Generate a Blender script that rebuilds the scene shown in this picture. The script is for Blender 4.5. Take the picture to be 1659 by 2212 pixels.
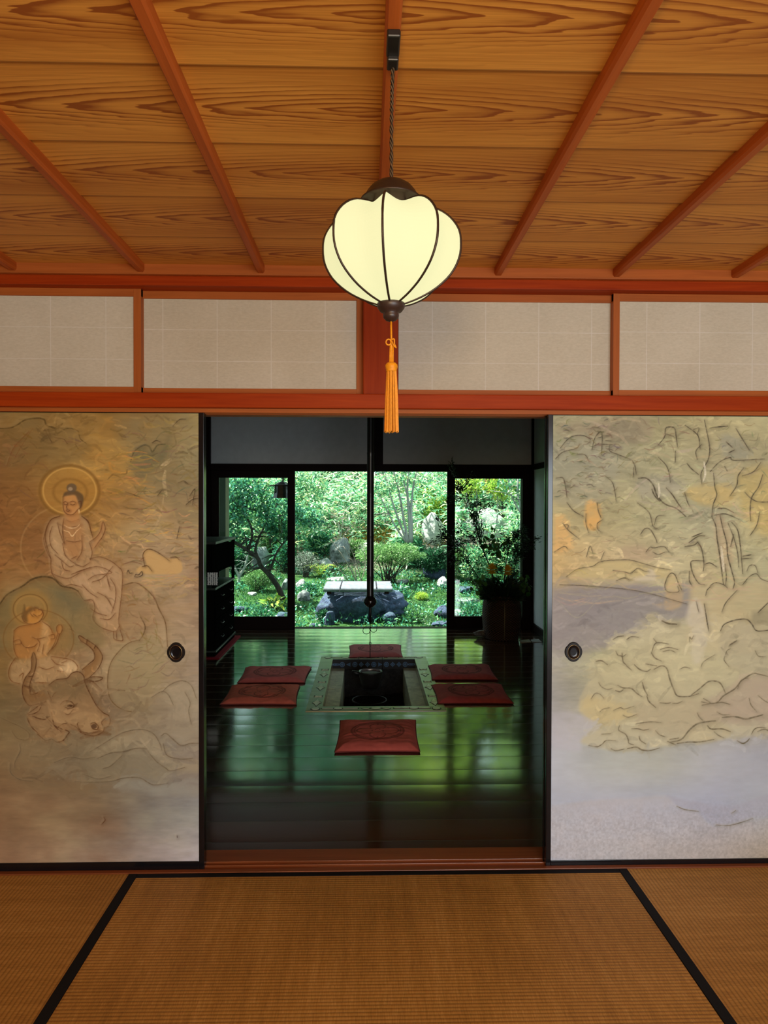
import bpy, bmesh, math, random
import numpy as np
from mathutils import Vector, Matrix, noise
random.seed(7); rng = np.random.default_rng(7)
S = bpy.context.scene
for o in list(bpy.data.objects): bpy.data.objects.remove(o)
PI = math.pi
# ------------------------------------------------------------------ camera
FPX = 1500.0
YAW, PITCH, ROLL = math.radians(1.422), math.radians(0.741), math.radians(0.1414)
CAM = Vector((0, 0, 1.47))
_f = Vector((math.sin(YAW)*math.cos(PITCH), math.cos(YAW)*math.cos(PITCH), -math.sin(PITCH)))
_r0 = Vector((math.cos(YAW), -math.sin(YAW), 0)); _u0 = _r0.cross(_f)
_r = math.cos(ROLL)*_r0 + math.sin(ROLL)*_u0; _u = -math.sin(ROLL)*_r0 + math.cos(ROLL)*_u0
cam = bpy.data.cameras.new('camera'); co = bpy.data.objects.new('camera', cam); S.collection.objects.link(co)
co.matrix_world = Matrix((( _r.x, _u.x, -_f.x, CAM.x), (_r.y, _u.y, -_f.y, CAM.y), (_r.z, _u.z, -_f.z, CAM.z), (0,0,0,1)))
cam.sensor_fit = 'HORIZONTAL'; cam.sensor_width = 36; cam.lens = 36*FPX/1659; cam.clip_start = 0.02; cam.clip_end = 200
S.camera = co
def ray(x, y): return _r*((x-829.5)/FPX) + _u*(-(y-1106)/FPX) + _f
def at(x, y, X=None, Y=None, Z=None):
    d = ray(x, y)
    t = (X-CAM.x)/d.x if X is not None else (Y-CAM.y)/d.y if Y is not None else (Z-CAM.z)/d.z
    return CAM + d*t
def zat(y, Y, x=800): return at(x, y, Y=Y).z
def xat(x, Y, y=1106): return at(x, y, Y=Y).x
# ------------------------------------------------------------------ world, lights, exposure
S.view_settings.view_transform = 'Standard'; S.view_settings.look = 'None'
S.view_settings.gamma = 1; S.view_settings.exposure = 0.0
w = bpy.data.worlds.new('world'); S.world = w; w.use_nodes = True
w.node_tree.nodes['Background'].inputs[0].default_value = (0.72, 0.92, 1.0, 1)
w.node_tree.nodes['Background'].inputs[1].default_value = 1.7
def lamp(name, typ, loc, energy, color, rot=(0,0,0), **k):
    l = bpy.data.lights.new(name, typ); l.energy = energy; l.color = color
    for a, v in k.items(): setattr(l, a, v)
    o = bpy.data.objects.new(name, l); o.location = loc; o.rotation_euler = rot; S.collection.objects.link(o); return o
sd = Vector((0.46, -0.10, -0.88))                       # sun from high on the left of the garden
lamp('sun', 'SUN', (-8, 14, 14), 25.0, (1.0, 0.97, 0.88), sd.to_track_quat('-Z', 'Y').to_euler(), angle=math.radians(2.0))
# daylight entering by the window in the back wall behind the camera
lamp('window_daylight', 'AREA', (1.45, -1.93, 1.15), 88, (0.90, 0.95, 1.0), (math.radians(90), 0, 0), shape='RECTANGLE', size=2.0, size_y=1.7)
# unseen warm fill lamp, added behind the camera to brighten the ceiling
lamp('rear_warm_fill', 'POINT', (-.1, -0.45, 1.70), 66, (1.0, 0.68, 0.32), shadow_soft_size=0.14)
# ------------------------------------------------------------------ helpers
C = S.collection
def tag(o, label=None, cat=None, group=None, kind=None):
    if label: o['label'] = label
    if cat: o['category'] = cat
    if group: o['group'] = group
    if kind: o['kind'] = kind
    return o
def empty(name, loc, label, cat, group=None):
    o = bpy.data.objects.new(name, None); o.location = loc; o.empty_display_size = .05
    C.objects.link(o); return tag(o, label, cat, group)
def mk(name, v, f, mat, parent=None, smooth=False, bevel=0, mi=None):
    me = bpy.data.meshes.new(name)
    off = Vector(parent_world(parent)) if parent else Vector((0,0,0))
    v = np.asarray(v, dtype=float).reshape(-1, 3) - np.array(off)
    me.from_pydata(v.tolist(), [], [list(q) for q in f]); me.update()
    for m in (mat if isinstance(mat, (list, tuple)) else [mat]): me.materials.append(m)
    if mi is not None: me.polygons.foreach_set('material_index', mi)
    if smooth: me.polygons.foreach_set('use_smooth', [True]*len(me.polygons))
    o = bpy.data.objects.new(name, me); C.objects.link(o)
    if parent: o.parent = parent
    if bevel:
        b = o.modifiers.new('bevel', 'BEVEL'); b.width = bevel; b.segments = 2; b.limit_method = 'ANGLE'
    return o
def parent_world(p):
    l = Vector((0,0,0))
    while p is not None: l = l + p.location; p = p.parent
    return l
class MB:
    def __init__(s): s.v = []; s.f = []; s.mi = []
    def add(s, v, f, m=0):
        n = len(s.v); s.v += [tuple(q) for q in v]; s.f += [tuple(i+n for i in q) for q in f]; s.mi += [m]*len(f); return s
    def box(s, x0, x1, y0, y1, z0, z1, m=0):
        v = [(x, y, z) for x in (x0, x1) for y in (y0, y1) for z in (z0, z1)]
        return s.add(v, [(0,1,3,2),(4,6,7,5),(0,4,5,1),(2,3,7,6),(0,2,6,4),(1,5,7,3)], m)
    def prism(s, poly, z0, z1, m=0):      # poly in xy
        n = len(poly); v = [(x, y, z0) for x, y in poly] + [(x, y, z1) for x, y in poly]
        return s.add(v, [tuple(range(n))[::-1], tuple(range(n, 2*n))] + [(i, (i+1) % n, n+(i+1) % n, n+i) for i in range(n)], m)
    def tube(s, pts, rad, k=8, m=0, cap=True):
        pts = [Vector(p) for p in pts]; n = len(pts)
        if not hasattr(rad, '__len__'): rad = [rad]*n
        base = len(s.v); up = Vector((0.13, 0.27, 0.95))
        for i, p in enumerate(pts):
            t = (pts[min(i+1, n-1)] - pts[max(i-1, 0)]).normalized()
            if t.length == 0: t = Vector((0,0,1))
            a = t.cross(up)
            if a.length < .05: a = t.cross(Vector((1,0,0)))
            a.normalize(); b = t.cross(a)
            for j in range(k):
                q = 2*PI*j/k; s.v.append(tuple(p + (a*math.cos(q) + b*math.sin(q))*rad[i]))
        F = [(base+i*k+j, base+i*k+(j+1) % k, base+(i+1)*k+(j+1) % k, base+(i+1)*k+j) for i in range(n-1) for j in range(k)]
        if cap: F += [tuple(base+j for j in range(k))[::-1], tuple(base+(n-1)*k+j for j in range(k))]
        s.f += F; s.mi += [m]*len(F); return s
    def lathe(s, prof, cx, cy, k=32, m=0):  # prof (r,z)
        base = len(s.v)
        for r, z in prof:
            for j in range(k):
                q = 2*PI*j/k; s.v.append((cx+r*math.cos(q), cy+r*math.sin(q), z))
        F = [(base+i*k+j, base+i*k+(j+1) % k, base+(i+1)*k+(j+1) % k, base+(i+1)*k+j) for i in range(len(prof)-1) for j in range(k)]
        s.f += F; s.mi += [m]*len(F); return s
    def obj(s, name, mat, parent=None, smooth=False, bevel=0):
        return mk(name, s.v, s.f, mat, parent, smooth, bevel, s.mi if isinstance(mat, (list, tuple)) else None)
def box(name, x0, x1, y0, y1, z0, z1, mat, parent=None, bevel=0.002):
    return MB().box(x0, x1, y0, y1, z0, z1).obj(name, mat, parent, bevel=bevel)
def struct(o): o['kind'] = 'structure'; return o
def spline(pts, n=6):
    P = [np.array(p, float) for p in pts]
    if len(P) < 3: return [tuple(P[0]+(P[1]-P[0])*t) for t in np.linspace(0, 1, n+1)]
    P = [2*P[0]-P[1]] + P + [2*P[-1]-P[-2]]; out = []
    for i in range(1, len(P)-2):
        for t in np.arange(n)/n:
            a, b, c, d = P[i-1:i+3]
            out.append(tuple(.5*(2*b+(c-a)*t+(2*a-5*b+4*c-d)*t*t+(-a+3*b-3*c+d)*t**3)))
    return out + [tuple(P[-2])]
# ------------------------------------------------------------------ materials
class NT:
    def __init__(s, name):
        s.m = bpy.data.materials.new(name); s.m.use_nodes = True; s.t = s.m.node_tree; s.t.nodes.clear()
        s.out = s.n('ShaderNodeOutputMaterial'); s.b = s.n('ShaderNodeBsdfPrincipled'); s.l(s.b.outputs[0], s.out.inputs[0])
    def n(s, typ, **k):
        x = s.t.nodes.new(typ)
        for a, v in k.items(): setattr(x, a, v)
        return x
    def l(s, a, b): s.t.links.new(a, b)
    def put(s, sock, v):
        if hasattr(v, 'is_linked') or isinstance(v, bpy.types.NodeSocket): s.l(v, sock)
        else: sock.default_value = v
    def M(s, op, a, b=0.0, c=0.0):
        x = s.n('ShaderNodeMath', operation=op); s.put(x.inputs[0], a); s.put(x.inputs[1], b); s.put(x.inputs[2], c); return x.outputs[0]
    def pos(s, obj=True):
        x = s.n('ShaderNodeNewGeometry'); return x.outputs['Position']
    def sep(s, v): x = s.n('ShaderNodeSeparateXYZ'); s.l(v, x.inputs[0]); return x.outputs
    def comb(s, a, b, c): 
        x = s.n('ShaderNodeCombineXYZ'); s.put(x.inputs[0], a); s.put(x.inputs[1], b); s.put(x.inputs[2], c); return x.outputs[0]
    def map(s, v, sc, loc=(0,0,0)):
        x = s.n('ShaderNodeMapping'); s.l(v, x.inputs[0]); x.inputs['Scale'].default_value = sc; x.inputs['Location'].default_value = loc; return x.outputs[0]
    def noise(s, v, scale=1.0, detail=4, rough=.5, dist=0.0):
        x = s.n('ShaderNodeTexNoise'); s.put(x.inputs['Vector'], v); x.inputs['Scale'].default_value = scale
        x.inputs['Detail'].default_value = detail; x.inputs['Roughness'].default_value = rough; x.inputs['Distortion'].default_value = dist; return x.outputs[0]
    def ramp(s, f, stops):
        x = s.n('ShaderNodeValToRGB'); s.l(f, x.inputs[0]); e = x.color_ramp.elements
        while len(e) < len(stops): e.new(.5)
        for q, (p, c) in zip(e, stops): q.position = p; q.color = (*c, 1)
        return x.outputs[0]
    def mix(s, f, a, b, mode='MIX'):
        x = s.n('ShaderNodeMix', data_type='RGBA', blend_type=mode); s.put(x.inputs[0], f)
        for i, v in ((6, a), (7, b)):
            if isinstance(v, tuple): x.inputs[i].default_value = (*v[:3], 1)
            else: s.l(v, x.inputs[i])
        return x.outputs[2]
    def bump(s, h, strength=.3, dist=.002):
        x = s.n('ShaderNodeBump'); x.inputs['Strength'].default_value = strength; x.inputs['Distance'].default_value = dist
        s.l(h, x.inputs['Height']); s.l(x.outputs[0], s.b.inputs['Normal']); return x
    def set(s, col=None, rough=.5, spec=.5, metal=0.0, **k):
        if col is not None: s.put(s.b.inputs['Base Color'], (*col, 1) if isinstance(col, tuple) else col)
        s.put(s.b.inputs['Roughness'], rough); s.b.inputs['Specular IOR Level'].default_value = spec; s.b.inputs['Metallic'].default_value = metal
        for a, v in k.items(): s.b.inputs[a.replace('_', ' ')].default_value = v
        return s.m
def plain(name, col, rough=.5, spec=.5, metal=0.0, var=.12, sc=30, bump=0.0, **k):
    t = NT(name); p = t.pos(); n = t.noise(p, sc, 5, .6)
    lo = tuple(c*(1-var) for c in col); hi = tuple(min(1, c*(1+var)) for c in col)
    c = t.ramp(n, [(.3, lo), (.7, hi)])
    if bump: t.bump(n, bump, .003)
    return t.set(c, rough, spec, metal, **k)
def wood(name, a, b, rough=.35, axis=0, freq=60, spec=.5, bump=.08, **k):
    t = NT(name); p = t.pos(); sc = [freq, freq, freq]; sc[axis] = freq*.035
    n = t.noise(t.map(p, tuple(sc)), 1.0, 5, .65, .6); n2 = t.noise(t.map(p, tuple(q*.12 for q in sc)), 1.0, 2, .5)
    f = t.M('ADD', t.M('MULTIPLY', n, .65), t.M('MULTIPLY', n2, .35))
    c = t.ramp(f, [(.34, a), (.66, b)]); t.bump(n, bump, .001)
    return t.set(c, rough, spec, **k)

def mat_ceiling():
    t = NT('cedar_ceiling_boards'); X, Y, Z = t.sep(t.pos())
    vv = t.M('DIVIDE', t.M('SUBTRACT', Y, 1.482-.318*20), .318); idx = t.M('FLOOR', vv); v = t.M('SUBTRACT', vv, idx)
    c = t.M('MULTIPLY', t.M('SUBTRACT', v, .5), .318)
    xo = t.M('ADD', X, t.M('MULTIPLY', t.M('SINE', t.M('MULTIPLY', idx, 2.3)), .03))
    w1 = t.noise(t.comb(t.M('MULTIPLY', xo, 2.2), t.M('MULTIPLY', c, 16), t.M('MULTIPLY', idx, .06)), 1, 3, .55)
    w2 = t.noise(t.comb(t.M('MULTIPLY', xo, 9.0), t.M('MULTIPLY', c, 55), t.M('MULTIPLY', idx, .1)), 1, 3, .6)
    cc = t.M('ADD', c, t.M('MULTIPLY', t.M('SUBTRACT', w1, .5), .03))
    gx = t.M('POWER', t.M('ABSOLUTE', t.M('DIVIDE', xo, .15)), 1.35)
    gc = t.M('POWER', t.M('ABSOLUTE', t.M('MULTIPLY', cc, 62)), 1.35)
    F = t.M('POWER', t.M('ADD', gx, gc), 1/1.35)
    F = t.M('ADD', F, t.M('MULTIPLY', w1, 2.2)); F = t.M('ADD', F, t.M('MULTIPLY', w2, .55))
    fr = t.M('FRACT', F); line = t.M('POWER', fr, 3.2); 
    soft = t.M('MULTIPLY', t.M('SUBTRACT', 1.0, fr), 12.0); soft = t.M('MINIMUM', soft, 1.0); line = t.M('MULTIPLY', line, soft)
    edge = t.M('ABSOLUTE', t.M('MULTIPLY', c, 9.5)); amp = t.M('SUBTRACT', 1.15, edge); amp = t.M('MAXIMUM', amp, .10)
    var = t.noise(t.comb(t.M('MULTIPLY', X, 1.2), t.M('MULTIPLY', vv, 2.0), 0.0), 1, 2, .5)
    amp = t.M('MULTIPLY', amp, t.M('ADD', .45, t.M('MULTIPLY', var, 1.3)))
    line = t.M('MINIMUM', t.M('MULTIPLY', line, t.M('MULTIPLY', amp, 1.9)), 1.0)
    fine = t.noise(t.comb(t.M('MULTIPLY', X, 3.0), t.M('MULTIPLY', Y, 220), 0.0), 1, 4, .6)
    tone = t.noise(t.comb(t.M('MULTIPLY', X, .8), t.M('MULTIPLY', Y, 7), idx), 1, 3, .5)
    base = t.ramp(t.M('ADD', t.M('MULTIPLY', fine, .45), t.M('MULTIPLY', tone, .55)), [(.36, (.52, .19, .024)), (.62, (.78, .35, .058))])
    col = t.mix(line, base, (.32, .085, .010))
    seam = t.M('GREATER_THAN', v, .988); col = t.mix(t.M('MULTIPLY', seam, .55), col, (.12, .03, .006))
    return t.set(col, .55, .3)
def mat_floor():
    t = NT('polished_plank_floor'); X, Y, Z = t.sep(t.pos())
    vv = t.M('DIVIDE', Y, .2); idx = t.M('FLOOR', vv); v = t.M('SUBTRACT', vv, idx)
    g = t.noise(t.comb(t.M('MULTIPLY', X, 1.6), t.M('MULTIPLY', Y, 45), t.M('MULTIPLY', idx, 3.7)), 1, 5, .6, .4)
    b = t.noise(t.comb(t.M('MULTIPLY', X, 2.0), t.M('MULTIPLY', Y, 9), t.M('MULTIPLY', idx, 1.3)), 1, 3, .5)
    per = t.n('ShaderNodeTexWhiteNoise', noise_dimensions='1D'); t.l(idx, per.inputs['W'])
    f = t.M('ADD', t.M('MULTIPLY', g, .6), t.M('MULTIPLY', per.outputs[0], .3))
    col = t.ramp(f, [(.25, (.030, .012, .003)), (.7, (.10, .040, .009))])
    e = t.M('MINIMUM', v, t.M('SUBTRACT', 1.0, v)); seam = t.M('LESS_THAN', e, .010)
    col = t.mix(seam, col, (.004, .002, .001)); t.l(t.M('SUBTRACT', 1.0, t.M('MULTIPLY', seam, .8)), t.b.inputs['Coat Weight'])
    edge = t.M('MINIMUM', t.M('MULTIPLY', e, 14.0), 1.0)
    h = t.M('ADD', t.M('MULTIPLY', edge, 1.0), t.M('MULTIPLY', b, .5)); h = t.M('ADD', h, t.M('MULTIPLY', g, .12))
    cup = t.M('MULTIPLY', t.M('MULTIPLY', v, t.M('SUBTRACT', 1.0, v)), 4.0)
    h = t.M('ADD', t.M('ADD', cup, t.M('MULTIPLY', b, .45)), t.M('MULTIPLY', g, .10))
    t.bump(h, 1.0, .0005)
    r = t.M('ADD', .07, t.M('MULTIPLY', b, .12))
    r = t.M('ADD', r, t.M('MULTIPLY', seam, .4))
    bn = [n_ for n_ in t.t.nodes if n_.bl_idname == 'ShaderNodeBump'][0]; t.l(bn.outputs[0], t.b.inputs['Coat Normal'])
    t.set(col, r, .95, IOR=2.0, Coat_IOR=2.0, Coat_Roughness=.10); return t.m
def mat_tatami(axis):
    t = NT('tatami_rush_' + 'xy'[axis]); X, Y, Z = t.sep(t.pos())
    A, B = (X, Y) if axis == 0 else (Y, X)       # ridges run along A
    ph = t.M('DIVIDE', B, .0145); fr = t.M('FRACT', ph); ridge = t.M('SINE', t.M('MULTIPLY', fr, PI)); idx = t.M('FLOOR', ph)
    rush = t.noise(t.comb(t.M('MULTIPLY', A, 330), t.M('MULTIPLY', B, 14), t.M('MULTIPLY', idx, .37)), 1, 2, .7)
    streak = t.noise(t.comb(t.M('MULTIPLY', A, 26), t.M('MULTIPLY', B, 1.0), 0.0), 1, 4, .65)
    blot = t.noise(t.comb(t.M('MULTIPLY', A, 2.2), t.M('MULTIPLY', B, 2.2), 3.0), 1, 3, .5)
    f = t.M('ADD', t.M('MULTIPLY', rush, .42), t.M('MULTIPLY', streak, .33)); f = t.M('ADD', f, t.M('MULTIPLY', blot, .25))
    col = t.ramp(f, [(.34, (.26, .125, .024)), (.52, (.43, .22, .048)), (.68, (.58, .33, .095))])
    val = t.M('ADD', .52, t.M('MULTIPLY', t.M('POWER', ridge, .6), .52)); col = t.mix(1.0, col, t.comb(val, val, val), 'MULTIPLY')
    h = t.M('ADD', ridge, t.M('MULTIPLY', rush, .6)); t.bump(h, .5, .0016)
    return t.set(col, .62, .25)
def mat_paper():
    t = NT('shoji_paper'); p = t.pos(); n = t.noise(t.map(p, (60, 1, 150)), 1, 4, .7); n2 = t.noise(p, 4, 3, .5)
    f = t.M('ADD', t.M('MULTIPLY', n, .6), t.M('MULTIPLY', n2, .4)); c = t.ramp(f, [(.3, (.53, .48, .365)), (.7, (.67, .62, .495))])
    X, Y, Z = t.sep(p)
    a = t.M('LESS_THAN', t.M('ABSOLUTE', t.M('SUBTRACT', t.M('FRACT', t.M('DIVIDE', t.M('ADD', X, 10-.1+.12), .2165)), .5)), .008)
    b = t.M('LESS_THAN', t.M('ABSOLUTE', t.M('SUBTRACT', t.M('FRACT', t.M('DIVIDE', t.M('SUBTRACT', Z, 1.975), .1255)), .5)), .012)
    g = t.M('MULTIPLY', t.M('MAXIMUM', a, b), t.M('ADD', .1, t.noise(p, 25, 2)))
    c = t.mix(g, c, (.72, .69, .62)); t.bump(n, .15, .001)
    return t.set(c, .85, .15)
def mat_vcol(name, rough=.8, spec=.15, bumpsc=0, bs=.1):
    t = NT(name); a = t.n('ShaderNodeVertexColor', layer_name='Col')
    if bumpsc: t.bump(t.noise(t.pos(), bumpsc, 3, .6), bs, .001)
    return t.set(a.outputs[0], rough, spec)
def mat_leaf(name, cols, trans=.45, rough=.45):
    t = NT(name); g = t.n('ShaderNodeNewGeometry'); n = len(cols)
    c = t.ramp(g.outputs['Random Per Island'], [(i/(n-1), q) for i, q in enumerate(cols)])
    t.set(c, rough, .4); tr = t.n('ShaderNodeBsdfTranslucent'); t.l(t.mix(.5, c, (.75, 1.0, .25), 'MULTIPLY') if False else c, tr.inputs[0])
    mx = t.n('ShaderNodeMixShader'); mx.inputs[0].default_value = trans
    t.l(t.b.outputs[0], mx.inputs[1]); t.l(tr.outputs[0], mx.inputs[2]); t.l(mx.outputs[0], t.out.inputs[0]); return t.m
def mat_rock(name, a, b, moss=(.06, .14, .03), mossf=.5, sc=9):
    t = NT(name); p = t.pos(); n = t.noise(p, sc, 8, .7, .3); n2 = t.noise(p, sc*5, 4, .7)
    c = t.ramp(t.M('ADD', t.M('MULTIPLY', n, .6), t.M('MULTIPLY', n2, .4)), [(.36, a), (.62, b)])
    g = t.n('ShaderNodeNewGeometry'); nz = t.sep(g.outputs['Normal'])[2]
    mk_ = t.M('MULTIPLY', t.M('GREATER_THAN', t.M('ADD', t.M('MULTIPLY', nz, .35), n), .80), mossf)
    c = t.mix(mk_, c, moss); t.bump(t.M('ADD', n, t.M('MULTIPLY', n2, .4)), .9, .05); return t.set(c, .8, .3)
MAT = dict(
 ceiling=mat_ceiling(), floor=mat_floor(), tatx=mat_tatami(0), taty=mat_tatami(1), paper=mat_paper(),
 beam=wood('red_brown_beam_wood', (.27, .026, .003), (.44, .058, .006), .45, 0, spec=.1),
 beamv=wood('red_brown_post_wood', (.24, .022, .003), (.36, .044, .005), .45, 2, spec=.1),
 rib=wood('ceiling_rib_wood', (.34, .070, .010), (.52, .12, .018), .5, 1, spec=.2),
 frame=wood('light_brown_frame_wood', (.34, .085, .016), (.50, .135, .026), .5, 0, spec=.2),
 framev=wood('light_brown_stile_wood', (.34, .085, .016), (.46, .125, .024), .5, 2, spec=.2),
 sill=wood('sill_wood', (.16, .045, .014), (.30, .09, .03), .28, 0),
 dark=wood('dark_stained_wood', (.005, .0015, .001), (.011, .003, .0015), .5, 2, spec=.08),
 darkx=wood('dark_stained_wood_rail', (.005, .0015, .001), (.011, .003, .0015), .5, 0, spec=.08),
 lacquer=plain('black_lacquer', (.006, .006, .008), .18, .5),
 heri=plain('black_cloth_border', (.006, .006, .008), .8, .2, sc=300, bump=.2),
 plaster=plain('white_plaster', (.55, .56, .56), .9, .1, var=.05, sc=12, bump=.05),
 iron=plain('black_cast_iron', (.012, .011, .010), .45, .5, metal=.3, bump=.2, sc=80),
 pull=plain('black_bronze_pull', (.010, .007, .006), .4, .3, bump=.15, sc=200),
 bronze=plain('dark_bronze', (.045, .026, .016), .42, .5, metal=.5, bump=.15, sc=60),
 brass=plain('aged_brass', (.45, .30, .12), .3, .5, metal=1.0),
)
# ================================================================== FRONT ROOM (structure)
YW = 2.78; YR = 8.10; XL, XR = -1.87, 1.95
HC = 2.39                                               # ceiling height
struct(MB().box(-3.0, 3.0, -2.0, 2.75, -.12, -.055).obj('floor', plain('subfloor', (.12, .07, .04), .8)))
# lapped ceiling boards (each tilts a little so its near edge overlaps the next)
m = MB()
for k in range(-12, 5):
    y0 = 1.482 + .318*k; y1 = y0 + .318
    y1 = min(y1, 2.76)
    m.add([(-3, y0, HC+.006), (3, y0, HC+.006), (3, y1, HC), (-3, y1, HC), (-3, y0, HC+.016), (3, y0, HC+.016), (3, y1, HC+.012), (-3, y1, HC+.012)],
          [(0,3,2,1), (4,5,6,7), (0,1,5,4), (2,3,7,6), (1,2,6,5), (0,4,7,3)])
m.box(-3.02, 3.02, -2.05, 2.9, HC+.02, HC+.06)
struct(m.obj('ceiling', MAT['ceiling']))
for i, px in enumerate([-239, 23, 301, 562, 820, 1078, 1335, 1592, 1852]):
    x = xat(px, 2.70, 600)
    w0, w1 = .015, .010                                  # chamfered section
    m = MB(); z1 = HC+.004; z0 = HC-.030
    poly = [(-w0, z1), (w0, z1), (w0, z0+.008), (w1, z0), (-w1, z0), (-w0, z0+.008)]
    v = [(x+a, -1.99, b) for a, b in poly] + [(x+a, 2.722, b) for a, b in poly]
    m.add(v, [(0,1,2,3,4,5)[::-1], (6,7,8,9,10,11)] + [(j, (j+1) % 6, 6+(j+1) % 6, 6+j) for j in range(6)])
    struct(m.obj('trim_%d' % (i+1), MAT['rib']))
# crown, top beam, lintel, centre post, sill
m = MB(); m.box(-3, 3, 2.715, 2.80, 2.352, 2.395); struct(m.obj('trim_10', MAT['frame'], bevel=.003))
m = MB(); m.box(-3, 3, 2.735, 2.90, 2.315, 2.353); struct(m.obj('trim_11', MAT['beam'], bevel=.003))
m = MB(); m.box(-3, 3, 2.74, 2.90, 1.842, 1.900); struct(m.obj('trim_12', MAT['beam'], bevel=.004))
m = MB(); m.box(-3, 3, 2.765, 2.772, 1.826, 1.843).box(-3, 3, 2.802, 2.806, 1.826, 1.843).box(-3, 3, 2.836, 2.90, 1.826, 1.843).box(-3, 3, 2.765, 2.9, 1.8425, 1.8455)
struct(m.obj('trim_13', MAT['frame'], bevel=.001))
m = MB(); m.box(-.016, .124, 2.765, 2.90, 1.899, 2.32); struct(m.obj('trim_14', MAT['beamv'], bevel=.004))
# threshold with two grooves
m = MB(); m.box(-3, 3, 2.752, 2.93, -.05, -.006).box(-3, 3, 2.752, 2.776, -.007, .004).box(-3, 3, 2.802, 2.806, -.007, .004).box(-3, 3, 2.832, 2.93, -.007, .004)
struct(m.obj('trim_15', MAT['sill'], bevel=.0015))
pw = plain('warm_sand_plaster', (.40, .31, .20), .9, .1)
struct(box('wall_left', -3.10, -3.0, -2.1, 2.9, -.1, HC+.06, pw)); struct(box('wall_right', 3.0, 3.10, -2.1, 2.9, -.1, HC+.06, pw))
m = MB(); m.box(-3, -.15, -2.1, -2.0, -.1, 2.45).box(2.45, 3, -2.1, -2.0, -.1, 2.45).box(-.15, 2.45, -2.1, -2.0, -.1, .3).box(-.15, 2.45, -2.1, -2.0, 2.0, 2.45)
struct(m.obj('wall_back', pw))
m = MB(); m.box(-.15, 2.45, -2.06, -2.03, .3, .34).box(-.15, 2.45, -2.06, -2.03, 1.96, 2.0)
for x in (-.15, 1.13, 2.41): m.box(x, x+.04, -2.06, -2.03, .3, 2.0)
struct(m.obj('window_1', MAT['framev']))
# narrow wall parts above the transom and to the far sides, closing the room to the next
struct(MB().box(-3, 3, 2.84, 2.90, 2.35, 3.0).obj('wall_transom', pw))
# tatami mats
def tatami(x0, x1, y0, y1, mat, label, edges):
    e = empty('tatami_mat', ((x0+x1)/2, (y0+y1)/2, -.055), label, 'tatami mat', 'tatami mats on the front room floor')
    mk_ = MB().box(x0, x1, y0, y1, -.055, 0.0); mk_.obj('rush_surface', mat, e, bevel=.002)
    for a in edges:
        MB().box(*a, -.05, .0015).obj('cloth_border', MAT['heri'], e, bevel=.001)
hb = .018
XA, XB = -.905, 1.018
tatami(XA+.004, XB-.004, 1.80, 2.75, MAT['tatx'], 'tan tatami mat lying crosswise in front of the doorway, black border along its far edge', [(XA+.004, XB-.004, 2.722, 2.7505)])
yb = 2.752
def side(x0, x1, y0, y1, label, inner):
    tatami(x0, x1, y0, y1, MAT['taty'], label, [(x0-.0005, x0+.034, y0, y1), (x1-.034, x1+.0005, y0, y1)])
side(XA-.955, XA+.002, .84, yb, 'tan tatami mat at the left, lying lengthwise under the painted figures panel', 1)
side(XB-.002, XB+.955, .84, yb, 'tan tatami mat at the right, lying lengthwise under the painted landscape panel', 0)
tatami(XA+.004, XB-.004, .84, 1.797, MAT['tatx'], 'tan tatami mat nearest the viewer, behind the central crosswise mat', [(XA+.004, XB-.004, .84, .868), (XA+.004, XB-.004, 1.769, 1.797)])
# transom paper screens
def transom(x0, x1, label, y, sides):
    e = empty('transom_screen', ((x0+x1)/2, y, 1.90), label, 'paper screen', 'paper transom screens above the lintel')
    z0, z1 = 1.90, 2.315
    MB().box(x0, x1, y, y+.022, z0, z0+.028).obj('bottom_rail', MAT['frame'], e, bevel=.001)
    MB().box(x0, x1, y, y+.022, z1-.030, z1).obj('top_rail', MAT['frame'], e, bevel=.001)
    for s in sides: MB().box(s, s+(.03 if s != x0 else .026), y-.001, y+.023, z0, z1).obj('stile', MAT['framev'], e, bevel=.001)
    MB().box(x0+.005, x1-.005, y+.008, y+.012, z0+.02, z1-.02).obj('paper', MAT['paper'], e)
transom(-1.86, -.894, 'paper transom screen at the far left with a brown stile at its right end', 2.780, [-1.86, -.924])
transom(-.92, -.014, 'paper transom screen just left of the central red post', 2.806, [-.92, -.042])
transom(.122, 1.016, 'paper transom screen just right of the central red post', 2.806, [.99, ])
transom(.990, 1.92, 'bluish paper transom screen at the far right', 2.780, [.990, 1.89])

# ================================================================== HEARTH ROOM (structure)
struct(box('wall_side_left', XL-.12, XL, 2.9, YR+.1, -.1, 3.0, MAT['plaster'])); struct(box('wall_side_right', XR, XR+.12, 2.9, YR+.1, -.1, 3.0, MAT['plaster']))
struct(box('ceiling_hearth_room', XL-.1, XR+.1, 2.85, YR+.15, 2.9, 3.0, MAT['dark']))
# wall ends beside the wide opening hide behind the painted doors
m = MB(); m.box(-3.0, -1.7, 2.86, 2.90, -.02, 1.84); struct(m.obj('wall_jamb_left', pw)); m = MB(); m.box(1.8, 3.0, 2.86, 2.90, -.02, 1.84); struct(m.obj('wall_jamb_right', pw))
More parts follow.
